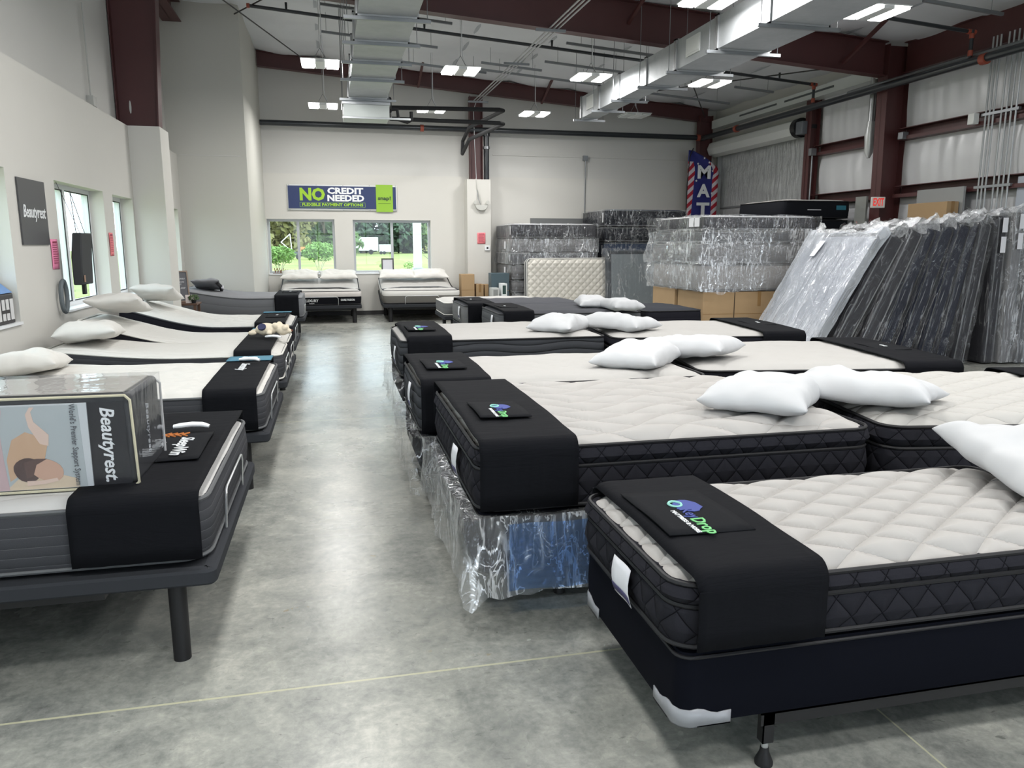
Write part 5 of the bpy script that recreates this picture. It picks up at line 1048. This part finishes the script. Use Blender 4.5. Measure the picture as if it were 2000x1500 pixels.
# ------------------------------------------------------------------ signs
t = thing('exit_sign', 'white exit sign with red EXIT letters on the wide red column', 'sign', (9.30, 12.14, 2.34), (0, 0, math.radians(-14)))
m = MB(); m.box(0, .24, 0, .05, 0, .19); m.build('sign_box', M_plain('sign_white', rgb(228, 226, 220), .4), t, bevel=.01); m = MB(); m.box(.1, .14, .05, .12, .06, .12); m.build('bracket', WHITE, t)
lettering('lettering', 'EXIT', .1, M_plain('exit_red', rgb(220, 60, 52), .4, emit=.5), t, (.12, -.002, .095), (PI / 2, 0, 0), bold=.003, width=.19, height=.135)
t = thing('wall_banner', 'wide navy and green NO CREDIT NEEDED banner above the back windows', 'banner', (-1.0, 19.275, 2.50))
W_, H_ = 2.56, .60
m = MB(); m.grid(lambda u, v: (u * W_, .004 * math.sin(u * 12) - .004, v * H_), 40, 6); q = m.build('banner_sheet', M_plain('banner_white', rgb(226, 228, 226), .45), t, fix=False); s = q.modifiers.new('solidify', 'SOLIDIFY'); s.thickness = .003
m = MB(); m.box(.02, W_ - .025, -.014, -.010, .045, H_ - .03); m.build('navy_field', M_plain('banner_navy', rgb(34, 50, 96), .45), t, smooth=0)
m = MB(); m.box(2.06, 2.46, -.022, -.015, -.02, H_ + .02); m.build('green_panel', M_plain('banner_green', rgb(140, 184, 46), .45), t, smooth=0)
GR = M_plain('banner_lime', rgb(156, 200, 40), .45)
lettering('lettering', 'NO', .4, GR, t, (.57, -.017, .36), (PI / 2, 0, 0), bold=.018, width=.58, height=.30)
lettering('lettering', 'CREDIT', .2, WHITE, t, (1.34, -.017, .455), (PI / 2, 0, 0), bold=.009, width=.84, height=.15)
lettering('lettering', 'NEEDED', .2, WHITE, t, (1.345, -.017, .285), (PI / 2, 0, 0), bold=.009, width=.86, height=.15)
lettering('lettering', 'FLEXIBLE PAYMENT OPTIONS', .08, GR, t, (1.04, -.017, .135), (PI / 2, 0, 0), bold=.003, width=1.42, height=.07)
m = MB()
for b in ((.28, 1.80, .185, .19), (.28, 1.80, .08, .085), (.28, .285, .08, .19), (1.795, 1.80, .08, .19)): m.box(b[0], b[1], -.016, -.0135, b[2], b[3])
m.build('text_frame', GR, t, smooth=0)
lettering('lettering', 'snap!', .12, M_plain('snap_dark', rgb(40, 62, 40), .5), t, (2.26, -.025, .30), (PI / 2, 0, 0), bold=.004, width=.31, height=.12)
m = MB(); m.box(2.11, 2.41, -.0245, -.0215, .175, .185); m.build('text_rule', M_plain('snap_green', rgb(92, 130, 30), .5), t, smooth=0)
m = MB()
for k in range(5):
    for zz in (.012, H_ - .008): m.tube([(.05 + k * .62, -.012, zz), (.05 + k * .62, .0, zz)], .008, 8)
m.build('grommet', GALV_D, t)
t = thing('wall_poster', 'dark grey poster with white script brand name on the left wall', 'poster', (XL + .004, 7.9, 1.70))
m = MB(); m.box(0, .012, 0, .68, 0, .60); m.build('poster_board', M_plain('poster_grey', rgb(74, 74, 76), .5), t, smooth=0)
lettering('lettering', 'Beautyrest', .14, WHITE, t, (.0145, .34, .30), (PI / 2, 0, PI / 2), shear=.25, bold=.002, width=.57, height=.15)
PINK = M_plain('paper_pink', rgb(236, 140, 176), .7); PTXT = M_plain('notice_ink', rgb(150, 60, 84), .7); CORAL = M_plain('paper_coral', rgb(238, 132, 138), .7)
def notice(label, loc, rz, w, h, mat, n=9):
    t = thing('paper_notice', label, 'notice', loc, (0, 0, rz)); m = MB(); m.grid(lambda u, v: (u * w, -.003 - .006 * math.sin(v * 3), v * h), 3, 6); q = m.build('sheet', mat, t, fix=False); s = q.modifiers.new('solidify', 'SOLIDIFY'); s.thickness = .001
    lettering('lettering', 'NOTICE', .04, PTXT, t, (w / 2, -.0125, h * .90), (PI / 2, 0, 0), bold=.001, width=w * .6, height=.018)
    m = MB(); random.seed(int(h * 1000))
    for k in range(n): z0 = h * (.80 - .075 * k); m.box(w * .12, w * random.uniform(.7, .9), -.0125, -.0118, z0, z0 + .006)
    m.build('text_lines', PTXT, t, smooth=0)
notice('pink paper notice on the left wall between poster and second window', (XL + .002, 8.62, 1.455), PI / 2, .2, .30, PINK)
notice('coral paper notice on the left wall between the second and third windows', (XL + .002, 10.74, 1.56), PI / 2, .17, .29, CORAL)
notice('coral paper notice on the white pilaster of the back wall', (3.46, 18.874, 1.72), 0, .20, .27, CORAL)
t = thing('thermostat', 'small white thermostat under the notice on the back pilaster', 'thermostat', (3.64, 18.878, 1.56)); m = MB(); m.box(0, .13, -.03, 0, 0, .12); m.build('case', WHITE, t, bevel=.006); m = MB(); m.box(.045, .09, -.033, -.03, .04, .085); m.build('display', BLACK, t, smooth=0)
t = thing('emergency_light', 'grey twin-head emergency light on the back pilaster', 'emergency light', (3.56, 18.87, 2.60))
LG = M_plain('lamp_light_grey', rgb(190, 190, 184), .5)
m = MB(); m.prism([(-.16, .05), (-.12, -.04), (-.05, -.08), (.05, -.08), (.12, -.04), (.16, .05)], -.07, 0, 'y'); m.build('battery_case', LG, t, bevel=.008)
for s in (-1, 1):
    m = MB(); m.tube([(s * .15, -.05, .09), (s * .15, -.05, .06)], .012, 8); m.tube([(s * .15, -.02, .115), (s * .15, -.09, .11)], [.03, .048], 14); m.build('lamp_head', LG, t)
m = MB(); m.tube([(0, -.02, .05), (-.03, -.02, .25), (-.10, -.02, .45), (-.12, .02, .68)], .008, 6); m.build('conduit', LG, t)
# feather flag
t = thing('feather_flag', 'red white and blue feather flag lettered MATT in the far right corner', 'flag', (8.86, 18.62, 0))
prof = []
N = 30
def fw(v):   # left, right edges at height v 0..1
    z = .1 + v * 3.95; l = -.0 - .03 * math.sin(v * 3); r = .84 if v < .86 else .84 * math.cos((v - .86) / .14 * PI / 2 * .93) + .04; return l, r, z
FL = NT('flag_print'); uv = FL.coord('UV'); sp = FL.n('ShaderNodeSeparateXYZ'); FL.l(uv, sp.inputs[0]); U, V = sp.outputs[0], sp.outputs[1]
edge = FL.math('MAXIMUM', FL.math('LESS_THAN', FL.math('SUBTRACT', U, FL.math('MULTIPLY', FL.math('SINE', FL.math('MULTIPLY', V, 9)), .03)), .20), FL.math('GREATER_THAN', FL.math('ADD', U, FL.math('MULTIPLY', V, 0)), .82))
st_ = FL.math('GREATER_THAN', FL.math('SINE', FL.math('ADD', FL.math('MULTIPLY', V, 110), FL.math('MULTIPLY', U, -22))), 0.0)
edge = FL.math('MULTIPLY', edge, FL.math('LESS_THAN', V, .93))
c = FL.mix(edge, rgb(48, 52, 120), FL.mix(st_, rgb(214, 206, 212), rgb(176, 42, 58))); FL.base(c, .6, 0, .3)
m = MB(); m.grid(lambda u, v: (fw(v)[0] + (fw(v)[1] - fw(v)[0]) * u, .05 * abs(math.sin(u * 4 + v * 3)) * u, fw(v)[2]), 10, N, lambda u, v: (u, v)); q = m.build('flag_cloth', FL.m, t, fix=False, smooth=60); s = q.modifiers.new('solidify', 'SOLIDIFY'); s.thickness = .003
MB().tube([(-.015, .0, 0), (-.015, 0, 3.2), (.03, 0, 3.9), (.12, 0, 4.1)], .014, 8).build('pole', BLACK, t); m = MB(); m.box(-.25, .25, -.25, .25, 0, .02); m.build('foot_plate', BLACK, t)
for k, ch in enumerate('MATTRESS'):
    lettering('lettering', ch, .3, WHITE, t, (.42, -.05, 3.50 - k * .46), (PI / 2, 0, 0), bold=.012, width=.36, height=.33)
m = MB()
for (x, z) in ((.42, 3.86), (.25, 3.72), (.56, 3.76), (.66, 3.55), (.22, 3.3), (.66, 3.0)):
    m.prism([(x + (.035 if i % 2 == 0 else .014) * math.sin(i * PI / 5), z + (.035 if i % 2 == 0 else .014) * math.cos(i * PI / 5)) for i in range(10)], -.032, -.028, 'y')
m.build('stars', WHITE, t, smooth=0)
# ------------------------------------------------------------------ small things at the walls
carton('tall narrow cardboard box at the back wall, leftmost of the row', 2.98, 3.30, 18.42, 18.78, 0, 1.0, tape=False)
carton('short cardboard box at the back wall, middle of the row', 3.34, 3.52, 18.40, 18.72, 0, .76); carton('short cardboard box at the back wall, right beside the pilaster corner', 3.55, 3.76, 18.40, 18.72, 0, .75)
for x, z, w, h, col, lb in ((3.44, 0, .17, .74, rgb(186, 188, 186), 'pale grey carton with a printed panel beside the grey stack'), (3.66, 0, .13, .84, rgb(222, 226, 226), 'slim white carton with a dark green window beside the grey stack')):
    t = thing('product_carton', lb, 'box', (x, 17.0, z)); m = MB(); m.box(0, w, 0, .3, 0, h); m.build('carton', M_plain('carton_%d' % int(x * 100), col, .5), t, bevel=.004)
    m = MB(); m.box(w * .2, w * .8, -.003, -.0005, h * .72, h * .95); m.build('print_panel', M_plain('carton_green', rgb(40, 66, 62), .4) if x > 3.6 else M_plain('carton_grey_print', rgb(140, 142, 140), .5), t, smooth=0)
carton('dark slate carton behind the two slim cartons beside the grey stack', 3.50, 3.92, 17.36, 17.7, 0, 1.06, mat=M_plain('carton_slate', rgb(66, 84, 92), .5), tape=False)
t = thing('display_panel', 'black padded panel hung on thin straps in front of the second left window', 'display panel', (-2.62, 8.78, 1.29))
m = MB(); m.prism([(0, 0), (.09, 0), (.10, .25), (.12, .53), (.03, .53), (0, .28)], 0, .36, 'y'); m.build('padded_panel', M_plain('pad_black', rgb(46, 48, 50), .7), t, bevel=.012)
m = MB(); m.tube([(.06, .04, .53), (.02, .1, .95)], .004, 5); m.tube([(.06, .32, .53), (.02, .1, .95)], .004, 5); m.tube([(.05, .2, .53), (-.1, .1, 1.04)], .003, 5); m.build('strap', STEEL_DARK, t)
m = MB(); m.box(.04, .07, .12, .18, -.10, .0); m.build('lower_tab', BLACK, t); m = MB(); m.box(.1, .104, .02, .06, .03, .10); m.build('small_label', M_plain('label_tan', rgb(150, 120, 100), .6), t)
t = thing('wreath_hoop', 'half-hidden grey patterned hoop leaning on the near side of the second left window', 'decoration', (-2.7, 8.72, 1.05)); m = MB()
m.tube([(0, .09 * math.cos(a * PI / 8), .13 + .16 * math.sin(a * PI / 8)) for a in range(16)], .022, 8, closed=True); m.build('hoop', M_plain('hoop_grey', rgb(96, 104, 108), .6), t)
t = thing('house_package', 'package with a blue sky picture above white tiles, on the nearest window sill', 'package', (-2.96, 7.22, 1.025))
m = MB(); m.prism([(0, 0), (.19, 0), (.19, .25), (.03, .40), (0, .40)], 0, .40, 'y'); m.build('carton', M_plain('carton_charcoal', rgb(52, 50, 52), .5), t, bevel=.006)
m = MB(); m.add([(.192, .012, .262), (.192, .39, .262), (.05, .39, .393), (.05, .012, .393)], [(0, 1, 2, 3)]); m.build('blue_picture', M_plain('print_blue', rgb(96, 134, 184), .4, vary=.3), t, smooth=0)
for yy, w_ in ((.02, .09), (.14, .06), (.225, .06), (.31, .07)):
    m = MB(); m.box(.191, .194, yy, yy + w_, .03, .21 if w_ > .08 or yy > .3 else .09)
    if yy in (.14, .225): m.box(.191, .194, yy, yy + w_, .12, .21)
    m.build('white_tile_print', M_plain('print_white', rgb(214, 214, 214), .4), t, smooth=0)
# letter board on a side table between the fourth and fifth left beds
WOOD = M_plain('dark_wood', rgb(92, 66, 52), .55, vary=.2)
t = thing('side_table', 'small dark wooden side table between the fourth and the grey left beds', 'table', (-2.62, 12.92, 0)); m = MB(); m.box(0, .50, 0, .44, .76, .79); m.build('tabletop', WOOD, t, bevel=.006)
for x in (.02, .44):
    for y in (.02, .38): m = MB(); m.box(x, x + .04, y, y + .04, 0, .76); m.build('leg', WOOD, t)
t = thing('letter_board', 'grey letter board in a light wood frame leaning on the side table', 'sign', (-2.56, 13.22, .792), (math.radians(-8), 0, math.radians(24)))
m = MB(); m.box(0, .30, 0, .02, 0, .50); m.build('board', M_plain('felt_grey', rgb(104, 105, 110), .9), t, smooth=0)
m = MB()
for b in ((0, .3, 0, .02), (0, .3, .48, .5), (0, .02, .02, .48), (.28, .3, .02, .48)): m.box(b[0], b[1], -.008, .022, b[2], b[3])
m.build('frame', M_plain('frame_wood', rgb(150, 132, 118), .6), t, smooth=0)
for s_, z_, w_ in (('TREAT YOURSELF', .37, .20), ('TO A GOOD', .32, .17), ('NIGHT', .28, .08), ('OF SLEEP', .22, .19)): lettering('lettering', s_, .03, WHITE, t, (.15, -.003, z_), (PI / 2, 0, 0), width=w_, height=.024)
t = thing('small_card', 'small white printed card leaning at the foot of the letter board', 'card', (-2.30, 13.02, .792), (math.radians(-14), 0, math.radians(15))); m = MB(); m.box(0, .13, 0, .008, 0, .13); m.build('card', M_plain('card_white', rgb(224, 212, 208), .6), t)
for k, x in enumerate((-2.47, -2.40)):
    m = MB(); m.tube([(x, 13.08, .792), (x, 13.08, .87), (x, 13.08, .885), (x, 13.08, .91)], [.022, .022, .010, .010], 12); tag(m.build('small_bottle', M_plain('bottle_brown', rgb(96, 66, 44), .3)), 'small brown bottle on the side table, %s' % ('the left one' if k == 0 else 'the one next to the white card'), 'bottle')
t = thing('potted_plant', 'small round green plant at the edge of the side table', 'plant', (-2.18, 13.02, .792)); m = MB(); m.tube([(0, 0, 0), (0, 0, .05)], [.03, .04], 12); m.build('pot', BLACK, t)
random.seed(5); m = MB()
for k in range(260):
    a = random.uniform(0, 2 * PI); b = random.uniform(-.6, 1); r = .085 * random.uniform(.7, 1); c = math.sqrt(max(0, 1 - b * b)); p = Vector((r * c * math.cos(a), r * c * math.sin(a), .08 + r * b * .7)); u = Vector((random.uniform(-1, 1), random.uniform(-1, 1), random.uniform(-1, 1))).normalized() * .012; v = p.cross(u).normalized() * .008
    m.add([p - u, p + v, p + u, p - v], [(0, 1, 2, 3)])
m.build('foliage', M_plain('leaf_dark', rgb(62, 92, 44), .6), t, fix=False, smooth=0)
t = thing('welcome_sign', 'small brown cut-out Welcome word sign on the left back window sill', 'sign', (-1.42, 19.36, 1.022)); m = MB(); m.box(0, .55, -.02, .02, 0, .012); m.build('base_bar', WOOD, t)
lettering('lettering', 'Welcome', .12, M_plain('sign_brown', rgb(116, 78, 50), .6), t, (.27, 0, .065), (PI / 2, 0, 0), shear=.25, extrude=.006, bold=.002, width=.50, height=.12)
t = thing('picture_frame', 'dark framed grey print standing on the right back window sill', 'picture frame', (1.15, 19.36, 1.022), (math.radians(-6), 0, 0)); m = MB()
for b in ((0, .30, 0, .03), (0, .30, .32, .35), (0, .03, .03, .32), (.27, .3, .03, .32)): m.box(b[0], b[1], -.012, .012, b[2], b[3])
m.build('frame', M_plain('frame_dark', rgb(62, 58, 58), .5), t, smooth=0); m = MB(); m.box(.03, .27, -.002, .004, .03, .32); m.build('print', M_plain('print_pale', rgb(206, 206, 212), .6, vary=.1), t, smooth=0)
# ------------------------------------------------------------------ outside
GR_ = NT('lawn'); v = GR_.coord('Position'); GR_.base(GR_.ramp(GR_.noise(v, .12, 6, .7), [(.35, rgb(118, 130, 66)), (.55, rgb(138, 148, 78)), (.7, rgb(158, 160, 94))]), .9)
m = MB(); m.box(-90, 90, 22.5, 260, -.3, -.12); structure(m.build('ground_lawn', GR_.m, smooth=0)); m = MB(); m.box(-90, -3.3, -60, 22.5, -.3, -.12); structure(m.build('ground_lawn', GR_.m, smooth=0))
m = MB(); m.box(-3.3, 60, 19.7, 22.5, -.3, -.1); structure(m.build('ground_walk', M_plain('walk_concrete', rgb(190, 190, 184), .8), smooth=0))
t = thing('porch_column', 'white square porch column outside the right back window', 'column', (2.16, 22.0, -.1)); m = MB(); m.box(.06, .28, 0, .22, 0, 4.2); m.build('shaft', WHITE, t, smooth=0); m = MB(); m.box(.03, .31, -.03, .25, 0, 1.16); m.build('plinth', M_plain('plinth_grey', rgb(196, 200, 204), .6), t, smooth=0)
def foliage(n, cs, size, seed):
    random.seed(seed); m = MB()
    for k in range(n):
        c, r, sq = random.choice(cs); a = random.uniform(0, 2 * PI); b = random.uniform(-1, 1); q = r * random.uniform(.45, 1) ** .6; s = math.sqrt(1 - b * b)
        p = Vector((c[0] + q * s * math.cos(a), c[1] + q * s * math.sin(a), c[2] + q * b * sq)); u = Vector((random.uniform(-1, 1), random.uniform(-1, 1), random.uniform(-1, 1))).normalized(); v = u.orthogonal().normalized(); k2 = size * random.uniform(.6, 1.4)
        m.add([p - u * k2, p + v * k2 * .6, p + u * k2, p - v * k2 * .6], [(0, 1, 2, 3)])
    return m
BARK = M_plain('bark', rgb(128, 118, 100), .9, vary=.2)
def tree(label, x, y, H, R, col, seed, n=1500, bare=.18, name='tree', cat='tree', zbase=-.12):
    t = thing(name, label, cat, (x, y, zbase)); random.seed(seed)
    m = MB(); m.tube([(0, 0, 0), (.1, 0, H * .25), (0, 0, H * .5), (.2, 0, H * .8)], [H * .022, H * .016, H * .011, H * .004], 7)
    cs = []
    for k in range(15):
        a = random.uniform(0, 2 * PI); rr_ = R * random.uniform(.1, .75); z = H * (random.uniform(bare + .1, .95) if k < 10 else random.uniform(bare + .08, bare + .38)); c = (rr_ * math.cos(a), rr_ * math.sin(a), z); cs.append((c, R * random.uniform(.28, .5), .75)); z0 = z * random.uniform(.4, .7)
        m.tube([(0, 0, z0), (c[0] * .5, c[1] * .5, (z0 + z) / 2 + .2), c], [H * .008, H * .005, H * .002], 5)
    m.build('trunk', BARK, t); foliage(n, cs, R * .075, seed).build('foliage', col, t, fix=False, smooth=0); return t
def LF(n, c): return M_plain(n, c, .7, vary=.25)
F1, F2, F3, F4 = LF('leaf_olive', rgb(126, 124, 74)), LF('leaf_green', rgb(92, 116, 68)), LF('leaf_deep', rgb(76, 98, 76)), LF('leaf_rust', rgb(140, 96, 74))
WH = ('seen through the left pane of the left back window', 'seen through the right pane of the left back window', 'seen through the left pane of the right back window', 'seen through the right pane of the right back window')
for k, (x, y, H, R, col, lb) in enumerate(((-15, 118, 13, 7, F1, 'olive tree with autumn tint behind the white boom frame'), (-8.2, 132, 15, 7, F1, 'tall olive tree right of the white boom frame'), (-1.5, 140, 15, 7, F2, 'green tree just left of the window pier outside'), (6.5, 172, 17, 9, F3, 'dark green tree behind the white truck'), (15, 172, 17, 9, F3, 'dark green tree above the small white trailer'), (22, 168, 18, 9, F2, 'green tree outside beside the porch column'), (31, 150, 18, 9, F2, 'green tree outside right of the porch column'), (-24, 150, 18, 9, F2, 'green tree outside at the far left of the lawn'))): tree(lb, x, y, H, R, col, 20 + k, 3400, bare=.0)
tree('small rust-leaved tree outside in front of the tree line', 14.6, 95, 5.2, 2.6, F4, 77, 900); tree('thin leaning bare tree on the lawn outside the right back window', 7.2, 60, 3.6, 1.3, F1, 78, 120)
def shrub(label, x, y, H, R, seed, col=F2, n=900, sz=.05):
    t = thing('shrub', label, 'shrub', (x, y, -.12)); random.seed(seed)
    m = MB()
    for k in range(7): a = 2 * PI * k / 7; m.tube([(0, 0, 0), (R * .25 * math.cos(a), R * .25 * math.sin(a), H * .3), (R * .5 * math.cos(a), R * .5 * math.sin(a), H * .55)], [.03, .022, .012], 5)
    m.build('stem', M_plain('pale_bark', rgb(196, 186, 168), .9), t); foliage(n, [((0, 0, H * .68), R, .62), ((R * .3, 0, H * .72), R * .75, .6), ((-R * .35, 0, H * .66), R * .7, .6)], sz, seed).build('foliage', LF('leaf_bright', rgb(112, 146, 74)), t, fix=False, smooth=0)
shrub('round bright green shrub outside the right pane of the left back window', -.86, 50.0, 2.05, 1.02, 5, n=1600, sz=.08); shrub('round paler shrub outside the left pane of the left back window', -3.25, 50.0, 1.75, .98, 6, n=1400, sz=.08)
for k, (x, l) in enumerate(((3.1, 'leftmost'), (4.5, 'second'), (6.9, 'third'), (9.2, 'rightmost'))): shrub('low thin shrub on the lawn edge outside the right back window, %s of four' % l, x, 47, .85, .45, 10 + k, n=160, sz=.05)
tree('young yellow-green tree outside close to the porch column', 6.6, 44, 2.9, .55, LF('leaf_yellow', rgb(186, 176, 96)), 91, 300)
t = thing('box_truck', 'white box truck parked beyond the lawn, seen through the right back window', 'truck', (3.4, 150, -.1))
m = MB(); m.box(0, 5.0, 0, 2.4, .7, 3.2); m.build('cargo_box', WHITE, t, smooth=0); m = MB(); m.prism([(-2.0, .5), (0, .5), (0, 2.3), (-1.2, 2.3), (-1.9, 1.5)], 0, 2.4, 'y'); m.build('cab', M_plain('cab_cream', rgb(224, 216, 190), .4), t, smooth=0)
for x in (-1.3, 3.6): m = MB(); m.tube([(x, -.02, .45), (x, .3, .45)], .45, 16); m.build('wheel', BLACK, t)
m = MB(); m.prism(blob(-.4, 1.9, .5, .35), -.02, -.005, 'y'); m.prism(blob(-.3, 1.2, .22, .5), -.02, -.005, 'y'); m.build('side_decal', M_plain('decal_grey', rgb(110, 108, 120), .5), t, smooth=0)
t = thing('cargo_trailer', 'small white trailer parked at the rear of the white truck', 'trailer', (8.6, 150, -.1)); m = MB(); m.box(0, 2.4, 0, 2.0, .45, 1.85); m.build('body', WHITE, t, smooth=0)
for x in (.3, .9): m = MB(); m.tube([(x, -.02, .3), (x, .25, .3)], .3, 14); m.build('wheel', BLACK, t)
t = thing('boom_trailer', 'white triangular boom frame on a low dark trailer outside the left back window', 'trailer', (-6.2, 100, -.1)); m = MB()
m.tube([(0, 0, 2.1), (1.1, 0, 3.1)], .06, 6); m.tube([(1.1, 0, 3.1), (1.25, 0, 1.0)], .06, 6); m.tube([(0, 0, 2.1), (1.25, 0, 1.0)], .06, 6); m.build('boom_frame', WHITE, t)
m = MB(); m.box(1.2, 4.6, -.4, .8, .55, .9); m.build('chassis', M_plain('chassis_dark', rgb(70, 74, 84), .5), t, smooth=0); m = MB(); m.box(2.3, 4.2, -.4, .8, .9, 1.55); m.build('orange_load', M_plain('load_orange', rgb(200, 138, 90), .7), t, smooth=0)
for x in (2.0, 3.9): m = MB(); m.tube([(x, -.45, .3), (x, -.2, .3)], .3, 12); m.build('wheel', BLACK, t)
tree('pale green tree outside the left wall windows', -62, 150, 12, 7, LF('leaf_pale', rgb(150, 162, 128)), 101, 1500, bare=.1)
for k, (x, y) in enumerate(((-30, 196), (-14, 200), (2, 204), (17, 205), (33, 200), (48, 196))): tree('dense dark tree in the far backdrop row, ' + ('leftmost one', 'behind the boom trailer', 'behind the green shrub', 'behind the white truck', 'behind the porch column', 'rightmost one')[k], x, y, 16, 11, F3 if k % 2 else F2, 140 + k, 3000, bare=-.06)
